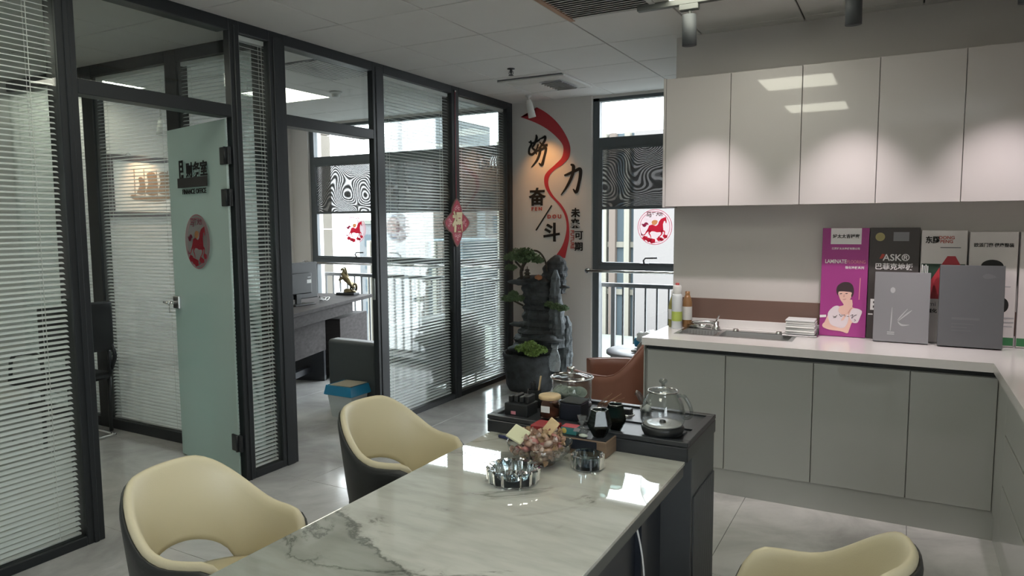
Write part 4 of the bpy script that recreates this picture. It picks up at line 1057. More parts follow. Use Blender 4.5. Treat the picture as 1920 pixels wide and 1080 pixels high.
# control knob
t = thing('stove_knob', 'square black knob on a silver ring on the tea cabinet', 'knob', (-.898, 2.535, TZ))
part('ring', MB().lathe([(.030, 0), (.030, .003), (.026, .003), (.026, 0), (.030, 0)], (-.898, 2.535, TZ - .0005), 32), 'chrome', t)
part('cap', B(-.918, -.878, 2.518, 2.552, TZ - .0005, TZ + .022, .004), 'monitor_black', t)
single('tissue', MB().sphere((-.845, 2.60, TZ + .012), .022, (1, .8, .75), 2, .6), 'paper', 'crumpled white tissue behind the kettle spout', 'tissue')

# candy bowl
bx, by = -1.022, 2.035
t = thing('candy_bowl', 'large clear glass bowl of wrapped candy on the marble table', 'bowl', (bx, by, .75))
part('foot', MB().lathe([(0, 0), (.052, 0), (.055, .006), (.04, .012), (0, .012)], (bx, by, .7505), 32), 'clear_lid', t)
part('bowl', MB().lathe([(0, .012), (.05, .012), (.085, .024), (.105, .048), (.109, .072), (.1065, .072), (.102, .050), (.083, .028), (.05, .016), (0, .016)], (bx, by, .7505), 40), 'clear_ware', t)
part('handle', MB().tube([(bx + .03, by - .103, .757), (bx + .045, by - .112, .757), (bx + .052, by - .095, .758)], .0035, 8), 'clear_lid', t)
random.seed(11)
cm = ['candy_a', 'candy_c', 'candy_d', 'candy_a', 'candy_b', 'candy_d', 'candy_c', 'candy_a']
wrap = {}
def candy_mesh():
    mb = MB().sphere((0, 0, 0), .015, (1.3, .8, .8), 1, .5)
    for s_ in (-1, 1):
        t_ = bmesh.new(); cvs = [t_.verts.new((s_ * .017, 0, 0))]
        fan = [t_.verts.new((s_ * .034, .011 * math.sin(a), .011 * math.cos(a) + .003 * (k % 2))) for k, a in enumerate([i * PI / 4 for i in range(8)])]
        for k in range(8): t_.faces.new((cvs[0], fan[k], fan[(k + 1) % 8]))
        mb._merge(t_)
    return mb
for k in range(64):
    mk = cm[k % len(cm)]
    if mk not in wrap:
        wrap[mk] = part('candy', candy_mesh(), mk); o = wrap[mk]
    else: o = wrap[mk].copy(); COL.objects.link(o)
    lay = k // 22; R = (.066, .078, .062)[min(lay, 2)]
    rr = R * math.sqrt(random.random()); a = random.random() * 2 * PI
    o.location = (bx + rr * math.cos(a), by + rr * math.sin(a), .7505 + (.034, .055, .078)[min(lay, 2)] + random.uniform(-.004, .006) + .022 * (1 - rr / R) * (lay == 2))
    o.rotation_euler = (random.uniform(-.6, .6), random.uniform(-.6, .6), random.random() * 6.28)
    tag(o, {'candy_a': 'orange brown wrapped candy in the glass bowl', 'candy_b': 'red wrapped candy in the glass bowl', 'candy_c': 'pale wrapped candy in the glass bowl', 'candy_d': 'dark brown wrapped candy in the glass bowl'}[mk], 'candy', {'candy_a': 'orange brown candies in the bowl', 'candy_b': 'red candies in the bowl', 'candy_c': 'pale candies in the bowl', 'candy_d': 'dark brown candies in the bowl'}[mk])
t = thing('snack_packet', 'pale yellow snack packet tucked in the left of the candy bowl', 'packet', (bx - .07, by, .83))
mb = B(-.035, .035, -.004, .004, -.028, .028, .003, 1); mb.xf(Matrix.Translation((bx - .062, by - .035, .846)) @ Matrix.Rotation(-.9, 4, 'X') @ Matrix.Rotation(.35, 4, 'Y')); part('packet', mb, 'cream_pack', t)
t = thing('snack_packet', 'tan snack packet standing up at the back of the candy bowl', 'packet', (bx + .03, by + .04, .84))
mb = B(-.02, .02, -.003, .003, -.026, .026, .002, 1); mb.xf(Matrix.Translation((bx + .025, by + .035, .865)) @ Matrix.Rotation(-.5, 4, 'X') @ Matrix.Rotation(.5, 4, 'Y')); part('packet', mb, 'bamboo', t)

# ashtrays
ax_, ay_ = -1.018, 1.845
t = thing('ashtray', 'pale crystal ashtray with scalloped rim, nearest the camera', 'ashtray', (ax_, ay_, .75))
fn = lambda r, z, a: r * (1 + (.045 * math.cos(14 * a) if r > .06 else 0))
part('bowl', MB().lathe([(0, .0005), (.072, .0005), (.078, .006), (.081, .042), (.077, .047), (.066, .042), (.058, .014), (0, .011)], (ax_, ay_, .75), 84, fn=fn, smooth=False), 'ash_glass', t)
part('rest', MB().bar((ax_ - .045, ay_ + .03, .782), (ax_ - .045, ay_ + .045, .80), .03, .006), 'ash_glass', t)
ax2, ay2 = -.862, 2.062
t = thing('ashtray', 'dark smoky glass ashtray with triangular cuts, right of the candy bowl', 'ashtray', (ax2, ay2, .75))
fn2 = lambda r, z, a: r * (1 + (.03 * (1 if int(a / (PI / 6)) % 2 else -1) if z > .02 else 0))
part('bowl', MB().lathe([(0, .0005), (.048, .0005), (.054, .006), (.054, .045), (.050, .047), (.046, .042), (.042, .012), (0, .010)], (ax2, ay2, .75), 48, fn=fn2, smooth=False), 'ash_dark', t)

# ================================================================== CHAIRS
def make_chair(label):
    t = thing('tub_chair', label, 'chair', (0, 0, 0), 0, 'cream and black tub chairs at the marble table')
    N = 44; Mv = 12
    AM = math.radians(138)
    def rimz(th):   # rim height: high at the back, low arms
        a = abs(th) / AM
        s = max(0, min(1, (a - .18) / .55)); s = s * s * (3 - 2 * s)
        z = .785 - .158 * s
        e = max(0, (a - .86) / .14); return z - .10 * e * e
    def lowz(th):   # open arch at the back
        a = abs(th); w_ = math.radians(58)
        return .42 + (.125 * math.sqrt(max(0, 1 - (a / w_) ** 2)) if a < w_ else 0)
    def pt(th, z, off):
        k = (z - .40) / .4
        a = abs(th) / AM
        rx = .195 + .045 * k + off; ry = .222 + .028 * k + off
        x = -rx * math.cos(th); y = ry * math.sin(th)
        if a > .62: x += .06 * (a - .62) / .38       # arms reach forward
        return Vector((x - .015 * k * max(0, math.cos(th)), y, z))
    ths = [-AM + 2 * AM * i / N for i in range(N + 1)]
    def sheet(off, rimoff=0.0):
        rows = []
        for j in range(Mv + 1):
            v_ = j / Mv; row = []
            for th in ths:
                z0, z1 = lowz(th), rimz(th)
                row.append(pt(th, z0 + (z1 - z0) * v_, off(v_, th)))
            rows.append(row)
        return rows
    thk = .034
    inn = sheet(lambda v_, th: -thk * (.9 + .5 * math.sin(PI * min(1, v_ * 1.0)) * math.cos(min(PI / 2, abs(th) * .6))))
    mid = sheet(lambda v_, th: -.004)
    out = sheet(lambda v_, th: 0.012)
    # upholstery: inner sheet + rounded rim over to the mid sheet
    mb = MB(); rows = list(inn)
    top_in = inn[-1]; top_out = mid[-1]
    for k in (1, 2, 3):
        f = k / 4; rows.append([a.lerp(b2, f) + Vector((0, 0, .014 * math.sin(PI * f))) for a, b2 in zip(top_in, top_out)])
    rows.append(top_out); rows += mid[::-1][1:]
    V = mb.grid(rows)
    for s_ in (0, N):
        n_ = len(rows)
        for k in range(n_ // 2):
            try: mb.bm.faces.new((V[k][s_], V[k + 1][s_], V[n_ - 2 - k][s_], V[n_ - 1 - k][s_]))
            except ValueError: pass
    for i in range(N):
        mb.bm.faces.new((V[0][i], V[-1][i], V[-1][i + 1], V[0][i + 1]))
    bmesh.ops.remove_doubles(mb.bm, verts=mb.bm.verts[:], dist=1e-5); bmesh.ops.recalc_face_normals(mb.bm, faces=mb.bm.faces[:])
    part('upholstery', mb, 'cream_leather', t, local=True)
    # black outer shell, reaching lower
    mb = MB(); rows = []
    for j in range(Mv + 1):
        row = []
        for th, tp_ in zip(ths, out[-1]):
            z1 = rimz(th) - .006; lo = lowz(th) if abs(th) < math.radians(58) else .40 - .10 * min(1, (abs(th) - math.radians(58)) / .4)
            z = lo + (z1 - lo) * j / Mv; row.append(pt(th, z, .010 if j < Mv else .004))
        rows.append(row)
    rows2 = [[pt(th, p.z, -.003) for th, p in zip(ths, r_)] for r_ in rows]
    V = mb.grid(rows + rows2[::-1] + [rows[0]])
    bmesh.ops.remove_doubles(mb.bm, verts=mb.bm.verts[:], dist=1e-5); bmesh.ops.recalc_face_normals(mb.bm, faces=mb.bm.faces[:])
    part('outer_shell', mb, 'black_leather', t, local=True)
    # lower band under the arch
    mb = MB(); rows = []
    for z, off in ((.30, .0), (.36, .010), (.425, .010), (.425, -.02), (.30, -.02), (.30, .0)):
        rows.append([pt(th, z, off) for th in ths])
    mb.grid(rows); part('seat_band', mb, 'black_leather', t, local=True)
    # seat
    prof = []
    mb = MB(); mb.lathe([(0, .462), (.10, .466), (.18, .466), (.222, .455), (.234, .435), (.232, .40), (0, .39)], (.02, 0, 0), 40, .90, .88)
    part('seat', mb, 'cream_leather', t, local=True)
    part('seat_base', MB().lathe([(0, .39), (.215, .39), (.205, .33), (.15, .30), (0, .30)], (.02, 0, 0), 32, .88, .86), 'black_leather', t, local=True)
    for sx_ in (-1, 1):
        for sy_ in (-1, 1):
            part('leg', MB().tube([(.02 + sx_ * .15, sy_ * .15, .32), (.02 + sx_ * .22, sy_ * .21, 0.0)], .014, 10, radii=[.018, .011]), 'dark_metal', t, local=True)
    return t
ch = make_chair('cream and black tub chair in the left foreground')
ch.location = (-1.77, 1.36, 0); ch.rotation_euler = (0, 0, .12)
copy_thing(ch, (-1.76, 2.25, 0), .0, 'cream and black tub chair further back, beside the candy bowl')
copy_thing(ch, (-.185, 1.78, 0), PI - .12, 'cream and black tub chair at the bottom right edge')

# brown lounge chair by the window
t = thing('lounge_chair', 'brown leather tub armchair between the counter and the window', 'armchair', (-1.68, 4.6, 0), 0)
def lounge():
    N = 40; AM = math.radians(150); cx_, cy_ = -1.63, 4.58
    def top(th):
        a = abs(th) / AM; s = max(0, min(1, (a - .12) / .50)); s = s * s * (3 - 2 * s); return .83 - .29 * s
    def p(th, z, off):
        k = (z - .1) / .7; a = abs(th) / AM
        x = (.27 + .03 * k + off) * math.cos(th); y = (.33 + .03 * k + off) * math.sin(th)
        if a > .55: x -= .12 * (a - .55) / .45
        return Vector((cx_ + x, cy_ + y, z))
    ths = [-AM + 2 * AM * i / N for i in range(N + 1)]; rows = []
    zs = [i / 10 for i in range(11)]
    for f in zs: rows.append([p(th, .10 + (top(th) - .10) * f, 0) for th in ths])
    rows.append([p(th, top(th) + .006, -.02) for th in ths])
    for f in zs[::-1]: rows.append([p(th, .10 + (top(th) - .10) * f, -.045) for th in ths])
    mb = MB(); V = mb.grid(rows + [rows[0]])
    for s_ in (0, N):
        n_ = len(rows)
        for k in range(n_ // 2):
            try: mb.bm.faces.new((V[k][s_], V[k + 1][s_], V[n_ - 2 - k][s_], V[n_ - 1 - k][s_]))
            except ValueError: pass
    bmesh.ops.remove_doubles(mb.bm, verts=mb.bm.verts[:], dist=1e-5); bmesh.ops.recalc_face_normals(mb.bm, faces=mb.bm.faces[:])
    part('shell', mb, 'brown_leather', t)
    sm_ = MB(); strip_pts = [p(th, top(th) + .004, -.004) for th in ths]; sm_.tube(strip_pts, .004, 6); part('piping', sm_, 'brown_leather', t)
    part('seat', MB().lathe([(0, .42), (.2, .42), (.245, .40), (.25, .36), (.24, .12), (0, .12)], (cx_ - .05, cy_, 0), 32, .95, 1.1), 'brown_leather', t)
    for sx_ in (-.2, .14):
        for sy_ in (-.2, .2): part('leg', MB().tube([(cx_ + sx_, cy_ + sy_, .13), (cx_ + sx_ * 1.1, cy_ + sy_ * 1.1, 0)], .014, 8), 'dark_metal', t)
lounge()
# round side table and what stands on it
sx_, sy_, sz_ = -1.80, 5.50, .50
t = thing('side_table', 'round grey side table by the window, behind the brown armchair', 'table', (sx_, sy_, 0))
part('tabletop', MB().lathe([(0, sz_), (.305, sz_), (.312, sz_ - .006), (.312, sz_ - .024), (.300, sz_ - .03), (0, sz_ - .03)], (sx_, sy_, 0), 48), 'side_table', t)
for k in range(3):
    a = k * 2 * PI / 3 + 2.9
    part('leg', MB().tube([(sx_ + .2 * math.cos(a), sy_ + .2 * math.sin(a), sz_ - .03), (sx_ + .26 * math.cos(a), sy_ + .26 * math.sin(a), 0)], .010, 8), 'dark_metal', t)
t = thing('fabric_pouch', 'small grey fabric pouch on the round side table', 'pouch', (-1.74, 5.38, sz_))
part('body', MB().lathe([(0, 0), (.06, 0), (.075, .02), (.07, .06), (.045, .09), (.03, .10), (.034, .112), (0, .114)], (-1.74, 5.38, sz_), 20, 1.15, .85), 'pouch', t)
part('flap', MB().sphere((-1.815, 5.37, sz_ + .014), .055, (1.1, .7, .22), 2, .2), 'pouch', t)
t = thing('plastic_bag', 'crumpled white plastic bag behind the grey pouch', 'bag', (-1.80, 5.6, sz_))
part('bag', MB().sphere((-1.80, 5.62, sz_ + .070), .085, (1.15, .8, .85), 3, .6), 'plastic_bag', t)
part('blue_print', MB().sphere((-1.90, 5.60, sz_ + .045), .03, (1, .7, 1.3), 2, .4), 'bin_blue', t)

# ================================================================== WALL DECAL
dc = thing('wall_decal', 'red ribbon and black raised characters on the pier wall above the rock fountain', 'wall decal', (-2.95, YB, 1.2))
YW = YB - .0008
def DZ(pts, ox=970, oy=190, s=3.6):
    out = []
    for X, Y in pts:
        px = ox + X / s; py = oy + Y / s
        out.append((-3.245 + (px - 985) * .00565, 2.618 - (py - 210) * .00509 - (px - 985) * .0002))
    return out
O0 = Vector((0, YW, 0)); U0 = Vector((1, 0, 0)); V0 = Vector((0, 0, 1))
R_ = smooth_line([(135, 45), (200, 85), (270, 150), (325, 230), (357, 310), (352, 380), (310, 430), (250, 470), (215, 520), (215, 580), (245, 640), (300, 700), (335, 760), (350, 830), (352, 920), (340, 990), (325, 1060)], n=6)
L_ = smooth_line([(22, 105), (120, 145), (200, 190), (270, 250), (312, 310), (305, 380), (260, 430), (205, 480), (185, 520), (190, 580), (225, 640), (280, 700), (318, 760), (335, 830), (330, 900), (305, 980), (255, 1060)], n=6)
rb = MB(); pairs = list(zip(DZ(R_), DZ(L_)))
strip(rb, pairs, O0, U0, V0, .004)
rb.prism(DZ([(22, 105), (135, 45), (128, 72), (100, 90), (60, 104)]), O0, U0, V0, .004)
part('ribbon', rb, 'red_ribbon', dc)
def strokes(nm, L, s=3.6, ox=940, oy=160):
    mb = MB()
    for i, (pts, ws) in enumerate(L):
        strip(mb, brush(DZ(pts, ox, oy, s), [w_ * .00143 for w_ in ws], 5), O0 - Vector((0, .0002 * i, 0)), U0, V0, .006)
    part(nm, mb, 'dark_letter', dc)
strokes('character', [([(238, 336), (240, 362), (222, 405), (212, 425), (232, 445), (240, 470)], [4, 9, 7, 6, 7, 3]), ([(252, 400), (238, 440), (212, 468), (190, 462), (190, 430), (205, 400), (198, 375)], [5, 6, 8, 8, 7, 8, 4]),
    ([(186, 384), (215, 392), (255, 375), (262, 368)], [4, 6, 6, 2]), ([(258, 368), (285, 358), (300, 352), (296, 378), (272, 412), (252, 430)], [3, 6, 8, 8, 6, 2]), ([(262, 385), (282, 408), (316, 408)], [3, 6, 9]),
    ([(222, 452), (262, 440), (300, 425), (304, 440), (292, 490), (276, 540), (256, 528)], [4, 7, 8, 8, 8, 9, 3]), ([(268, 416), (262, 462), (242, 510), (204, 556)], [6, 8, 7, 2])])
strokes('character', [([(428, 612), (450, 605), (500, 582), (530, 570), (535, 600), (526, 655), (508, 722), (486, 702)], [5, 8, 9, 11, 11, 10, 11, 3]), ([(470, 540), (488, 552), (484, 600), (462, 655), (436, 702), (406, 742)], [5, 11, 10, 9, 7, 2])])
def wtext(s, px, py, size, m='dark_letter', bold=.03, rot=False, sx=1.0):
    a, z = DZ([(px, py)], 940, 160, 3.6)[0]
    u, v = (Vector((1, 0, 0)), Vector((0, 0, 1))) if not rot else (Vector((0, 0, -1)), Vector((1, 0, 0)))
    part('character' if m == 'dark_letter' else 'lettering', text_mb(s, size, (a, YW, z), u, v, .006, bold=bold, sx=sx), m, dc)
wtext('奋', 243, 805, .178); wtext('F E N', 240, 851, .046, 'red_letter', .03, sx=1.1); wtext('D O U', 360, 902, .052, 'red_letter', .03, sx=1.0); wtext('斗', 342, 1045, .185)
wtext('未', 502, 884, .092, bold=.03); wtext('来', 500, 956, .095, bold=.03); wtext('可', 524, 1032, .090, bold=.02); wtext('期', 524, 1108, .088, bold=.02)
wtext('FUTURE', 471, 1040, .050, 'red_letter', .01, True)
sl = MB(); strip(sl, [(DZ([(340, 812)], 940, 160)[0], DZ([(346, 816)], 940, 160)[0]), (DZ([(231, 986)], 940, 160)[0], DZ([(238, 990)], 940, 160)[0])], O0, U0, V0, .005); part('slash', sl, 'dark_letter', dc)

# ================================================================== ROCK FOUNTAIN
ft = thing('rock_fountain', 'tall dark rockery fountain with small trees in the far corner', 'fountain', (-2.92, 5.72, 0))
FX, FY = -2.93, 5.76
def rockcol(cx, cy, prof, seed, seg=40, m='rock', nm='rock', amp=.22, yscale=.7, rows=46):
    mb = MB(); P = []
    z0, z1 = prof[0][0], prof[-1][0]
    for j in range(rows + 1):
        z = z0 + (z1 - z0) * j / rows
        for a, b2 in zip(prof, prof[1:]):
            if a[0] <= z <= b2[0] + 1e-9:
                f = (z - a[0]) / (b2[0] - a[0]); xl = a[1] + (b2[1] - a[1]) * f; xr = a[2] + (b2[2] - a[2]) * f; break
        c = (xl + xr) / 2; r = (xr - xl) / 2
        strata = .06 * math.sin(z * 95 + 3 * noise.noise(Vector((seed, z * 6, 0)))) 
        row = []
        for k in range(seg):
            a = 2 * PI * k / seg
            n_ = noise.noise(Vector((math.cos(a) * 2 + seed, math.sin(a) * 2, z * 4))) * .7 + noise.noise(Vector((math.cos(a) * 6 + seed, math.sin(a) * 6, z * 16))) * .45
            q = r * (1 + amp * n_ + strata)
            row.append((cx + c + q * math.cos(a), cy + q * yscale * math.sin(a), z))
        P.append(row)
    V = mb.grid(P, closed_u=True, smooth=False)
    mb.bm.faces.new(V[0][::-1]); mb.bm.faces.new(V[-1])
    return part(nm, mb, m, ft)
part('basin', MB().lathe([(0, 0), (.20, 0), (.225, .05), (.25, .28), (.262, .33), (.255, .35), (.235, .345), (.22, .30), (0, .28)], (-2.98, 5.72, 0), 48, 1, .8, fn=lambda r, z, a: r * (1 + .03 * math.sin(5 * a) + .02 * math.sin(11 * a))), 'rock', ft)
rockcol(FX, FY + .06, [(.28, -.26, .24), (.40, -.24, .26), (.52, -.23, .27), (.60, -.16, .26), (.75, -.15, .22), (.95, -.16, .18), (1.0, -.20, .16), (1.04, -.20, .12), (1.06, -.1, .1)], 3.1)
rockcol(FX + .16, FY + .08, [(.9, -.12, .10), (1.05, -.12, .10), (1.15, -.10, .10), (1.22, -.05, .08), (1.25, .0, .04)], 8.7, 24, amp=.3, rows=24)
rockcol(FX + .22, FY - .02, [(.42, -.04, .08), (.6, -.06, .09), (.85, -.06, .05), (1.05, -.05, .03), (1.12, -.02, .01)], 5.3, 18, 'rock_light', 'rock_spire', .4, 1.0, 40)
rockcol(FX + .28, FY + .05, [(.10, -.05, .05), (.4, -.06, .06), (.62, -.05, .06), (.70, -.02, .02)], 1.7, 18, 'rock_light', 'rock_spire', .4, 1.0, 34)
for (x, y, z, s1) in ((-.15, -.06, 1.0, .09), (.26, .02, .965, .06), (-.17, .0, .60, .08), (.18, -.12, .50, .12), (-.05, -.14, .40, .12)):
    part('ledge', MB().sphere((FX + x, FY + y, z), s1, (1.25, .8, .28), 2, .7), 'rock', ft)
def foliage(cx, cy, cz, pads, m, seed):
    rnd = random.Random(seed); mb = MB()
    for (dx, dy, dz, r) in pads:
        r *= 1.12
        for k in range(210):
            a = rnd.random() * 2 * PI; q = r * math.sqrt(rnd.random()); h_ = (rnd.random() - .35) * r * .95 * math.sqrt(max(0.05, 1 - (q / r) ** 2))
            c = Vector((cx + dx + q * math.cos(a), cy + dy + q * .8 * math.sin(a), cz + dz + h_))
            s_ = .011 + .008 * rnd.random()
            d = Vector((rnd.uniform(-1, 1), rnd.uniform(-1, 1), rnd.uniform(-.2, 1))).normalized(); e_ = d.cross(Vector((rnd.uniform(-1, 1), rnd.uniform(-1, 1), rnd.uniform(-1, 1)))).normalized(); g_ = d.cross(e_)
            vs = [mb.bm.verts.new(c + e_ * s_), mb.bm.verts.new(c + g_ * s_ * .6), mb.bm.verts.new(c - e_ * s_), mb.bm.verts.new(c - g_ * s_ * .6), mb.bm.verts.new(c + d * s_ * .5)]
            for i in range(4): mb.bm.faces.new((vs[i], vs[(i + 1) % 4], vs[4]))
    o = part('foliage', mb, m, ft); o['kind'] = 'stuff'
    return o
foliage(FX - .05, FY - .05, 1.20, [(-.17, 0, .02, .075), (-.10, 0, .06, .08), (-.02, 0, .07, .07), (.05, 0, .03, .065), (-.18, 0, -.07, .05), (-.05, 0, .0, .06), (.10, 0, .0, .05)], 'leaf', 1)
part('trunk', MB().tube(smooth_line([(FX - .13, FY - .02, 1.02), (FX - .135, FY - .03, 1.09), (FX - .11, FY - .04, 1.15), (FX - .06, FY - .05, 1.21)], n=4), .016, 8), 'bark', ft)
part('trunk', MB().tube([(FX - .12, FY - .03, 1.12), (FX - .19, FY - .04, 1.19)], .010, 6), 'bark', ft)
foliage(FX - .19, FY - .08, .84, [(-.06, 0, .0, .055), (.03, 0, .01, .07), (-.0, 0, .05, .04)], 'leaf', 2)
part('trunk', MB().tube([(FX - .12, FY - .02, .78), (FX - .2, FY - .07, .83)], .010, 6), 'bark', ft)
foliage(FX + .24, FY - .08, .79, [(.0, 0, 0, .05), (.07, 0, -.01, .05), (-.06, 0, .02, .04)], 'leaf', 3)
part('trunk', MB().tube([(FX + .16, FY - .0, .70), (FX + .24, FY - .07, .77)], .009, 6), 'bark', ft)
foliage(FX + .08, FY - .26, .42, [(-.09, 0, .0, .06), (.0, 0, .03, .07), (.09, 0, -.0, .065), (.02, 0, -.03, .07)], 'leaf_bright', 4)
part('trunk', MB().tube([(FX + .06, FY - .16, .30), (FX + .07, FY - .25, .40)], .010, 6), 'bark', ft)
ringp = [(FX - .02 + .125 * math.cos(a), FY + .02, 1.10 + .19 * math.sin(a)) for a in [PI * k / 20 for k in range(21)]]
part('moon_arch', MB().tube(ringp, .009, 8), 'bark', ft)
pg = MB()
for k, (r, z) in enumerate(((.045, 1.055), (.038, 1.085), (.03, 1.112))):
    pg.lathe([(r, z), (r * .55, z + .012), (0, z + .016)], (FX - .045, FY - .08, 0), 6, smooth=False); pg.box(FX - .045 - r * .4, FX - .045 + r * .4, FY - .08 - r * .4, FY - .08 + r * .4, z - .016, z)
pg.tube([(FX - .045, FY - .08, 1.12), (FX - .045, FY - .08, 1.15)], .003, 6); part('pagoda', pg, 'bark', ft)
part('clay_figure', MB().sphere((FX + .06, FY - .06, 1.05), .035, (1, .8, .7), 2, .4), 'orange_clay', ft)
t = thing('plastic_bag', 'clear plastic bag hanging on the right foot of the rock fountain', 'bag', (-2.66, 5.60, .22))
part('bag', MB().lathe([(0, 0.0), (.05, .005), (.07, .06), (.06, .14), (.03, .20), (.04, .24)], (-2.66, 5.60, .22), 16, .8, .6, fn=lambda r, z, a: r * (1 + .12 * math.sin(7 * a + 20 * z))), 'film_bag', t)

# ================================================================== HANGING CHARM
fc = thing('hanging_charm', 'red diamond charm with gold character hanging on the glass wall post', 'ornament', (XP + .02, 5.13, 1.34))
FO = Vector((XP + .012, 5.128, 1.55)); FU = Vector((0, 1, 0)); FV = Vector((0, 0, 1))
def dia(s, w_, h_): 
    return smooth_line([(0, h_ * s), (.035 * s, h_ * s * .88), (.075 * s, h_ * .60 * s), (.085 * s, h_ * .42 * s), (.14 * s, .055 * s), (w_ * s, 0), (.14 * s, -.065 * s), (.085 * s, -h_ * .42 * s), (.07 * s, -h_ * .62 * s), (.03 * s, -h_ * .9 * s), (0, -h_ * s), (-.03 * s, -h_ * .9 * s), (-.07 * s, -h_ * .62 * s), (-.085 * s, -h_ * .42 * s), (-.14 * s, -.065 * s), (-w_ * s, 0), (-.14 * s, .055 * s), (-.085 * s, h_ * .42 * s), (-.075 * s, h_ * .6 * s), (-.035 * s, h_ * .88 * s)], True, 3)
part('board', MB().prism(dia(1.0, .205, .208), FO, FU, FV, .010), 'fu_dark', fc)
part('face', MB().prism(dia(.93, .20, .208), FO + Vector((.0105, 0, 0)), FU, FV, .002), 'fu_red', fc)
part('character', text_mb('福', .185, FO + Vector((.0128, .0, -.062)), FU, FV, .004, bold=.035, sx=.85), 'gold', fc)
orn = MB(); rr = random.Random(3)
for (cy_, cz_) in ((-.12, .02), (-.13, -.02), (-.10, 0), (.12, .02), (.13, -.02), (.10, .0), (0, .135), (.025, .12), (-.025, .12), (0, -.12), (.03, -.11), (-.03, -.11), (.0, -.14)):
    for k in range(5):
        a = k * 2 * PI / 5 + rr.random(); c = (cy_ + .011 * math.cos(a), cz_ + .011 * math.sin(a))
        orn.prism([(c[0] + .006 * math.cos(b_), c[1] + .006 * math.sin(b_)) for b_ in [i * PI / 3 for i in range(6)]], FO + Vector((.0128, 0, 0)), FU, FV, .0012)
part('blossoms', orn, 'pink_print', fc)
part('cord', MB().tube([(XP + .016, 5.128, 1.755), (XP + .016, 5.128, 2.66)], .0025, 6), 'fu_red', fc)
part('hook', B(XP + .008, XP + .024, 5.118, 5.138, 2.655, 2.672, .002, 1), 'steel', fc)

# ================================================================== LAMPS AND CEILING FITTINGS
pl = ['square ceiling light panel above the counter, at the top edge', 'square ceiling light panel over the marble table', 'square ceiling light panel behind the viewer', 'square ceiling light panel over the ship picture room, far left', 'square ceiling light panel over the office desk', 'added fill light panel in the room behind the frosted door', 'added fill light panel over the cream chairs, out of view', 'added fill light panel deep in the room behind the frosted door']
for (x, y), lb in zip(PAN, pl):
    t = thing('ceiling_light', lb, 'light', (x + .3, y + .3, ZC), 0, 'square ceiling light panels')
    fr = MB(); a = .3
    for (p, q, r, s) in ((-a, a, -a, -a + .018), (-a, a, a - .018, a), (-a, -a + .018, -a + .018, a - .018), (a - .018, a, -a + .018, a - .018)): fr.box(p, q, r, s, -.002, .012)
    part('frame', fr, 'vent_white', t, local=True)
    part('diffuser', B(-a + .018, a - .018, -a + .018, a - .018, .001, .011), 'panel_light', t, local=True)
# long slot vent
t = thing('ceiling_vent', 'long slatted air vent with wooden edge strip at the top of the view', 'vent', (-1.45, 3.0, ZC))
x0, x1, y0, y1 = -1.70, -1.20, 2.05, 3.845
part('backing', B(x0, x1, y0, y1, ZC + .006, ZC + .011), 'vent_dark', t)
part('frame', MB().box(x0, x1, y1 - .02, y1, ZC - .006, ZC + .006).box(x1 - .03, x1, y0, y1, ZC - .006, ZC + .006).box(x0, x1, y0, y0 + .02, ZC - .006, ZC + .006), 'vent_white', t)
part('edge_strip', B(x0 - .03, x0, y0, y1 + .01, ZC - .008, ZC + .006), 'vent_wood', t)
sl0 = None; y = y0 + .03
while y < y1 - .03:
    if sl0 is None:
        mb = B(x0 + .002 + 1.45, x1 - .03 + 1.45, -.009, .009, -.0015, .0015); mb.xf(Matrix.Rotation(.5, 4, 'X')); sl0 = part('slat', mb, 'vent_white', t, local=True); sl0.location = (0, y - 3.0, 0)
    else: inst(sl0, t, (0, y - 3.0, 0))
    y += .034
part('side_filler', MB().box(-1.20, -1.142, 2.05, 3.85, ZC, ZC + .012).box(-1.735, -1.735 + .004, 2.05, 3.85, ZC, ZC + .012), 'tile_ceil', t)
# square diffuser vent near the window
t = thing('ceiling_vent', 'square white air diffuser with slats near the far window', 'vent', (-2.65, 5.42, ZC))
x0, x1, y0, y1 = -2.96, -2.36, 5.13, 5.72; zc = ZC - .001
fr = MB()
for (p, q, r, s) in ((x0, x1, y0, y0 + .04), (x0, x1, y1 - .04, y1), (x0, x0 + .04, y0 + .04, y1 - .04), (x1 - .04, x1, y0 + .04, y1 - .04)): fr.box(p, q, r, s, zc - .018, zc, .003, 1)
part('frame', fr, 'vent_white', t)
part('dark_gap', B(x0 + .01, x1 - .01, y0 - .012, y0 - .001, zc - .008, zc), 'grey_print', t)
cxv, cyv = -2.66, 5.425
mb = MB(); a = .255; b2 = .16
P0 = [(cxv - a, cyv - a, zc - .014), (cxv + a, cyv - a, zc - .014), (cxv + a, cyv + a, zc - .014), (cxv - a, cyv + a, zc - .014)]; P1 = [(cxv - b2, cyv - b2, zc - .030), (cxv + b2, cyv - b2, zc - .030), (cxv + b2, cyv + b2, zc - .030), (cxv - b2, cyv + b2, zc - .030)]
V = mb.grid([P0, P1], closed_u=True, smooth=False); mb.bm.faces.new(V[1]); part('pan', mb, 'vent_white', t)
for k in range(7):
    mb = B(-.09, .09, -.012, .012, -.001, .001); mb.xf(Matrix.Translation((cxv + .13, cyv - .15 + k * .05, zc - .036)) @ Matrix.Rotation(.6, 4, 'X')); part('slat', mb, 'vent_white', t)
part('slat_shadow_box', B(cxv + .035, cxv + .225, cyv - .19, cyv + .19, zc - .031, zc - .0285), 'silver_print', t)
# vent in the desk office
t = thing('ceiling_vent', 'slatted ceiling vent above the desk room, behind the transom glass', 'vent', (-3.85, 4.1, ZC))
part('backing', B(-4.12, -3.55, 3.80, 4.42, ZC - .004, ZC - .001), 'grey_print', t)
for k in range(14): part('slat', B(-4.10 + k * .04, -4.10 + k * .04 + .022, 3.82, 4.40, ZC - .010, ZC - .004), 'vent_white', t)
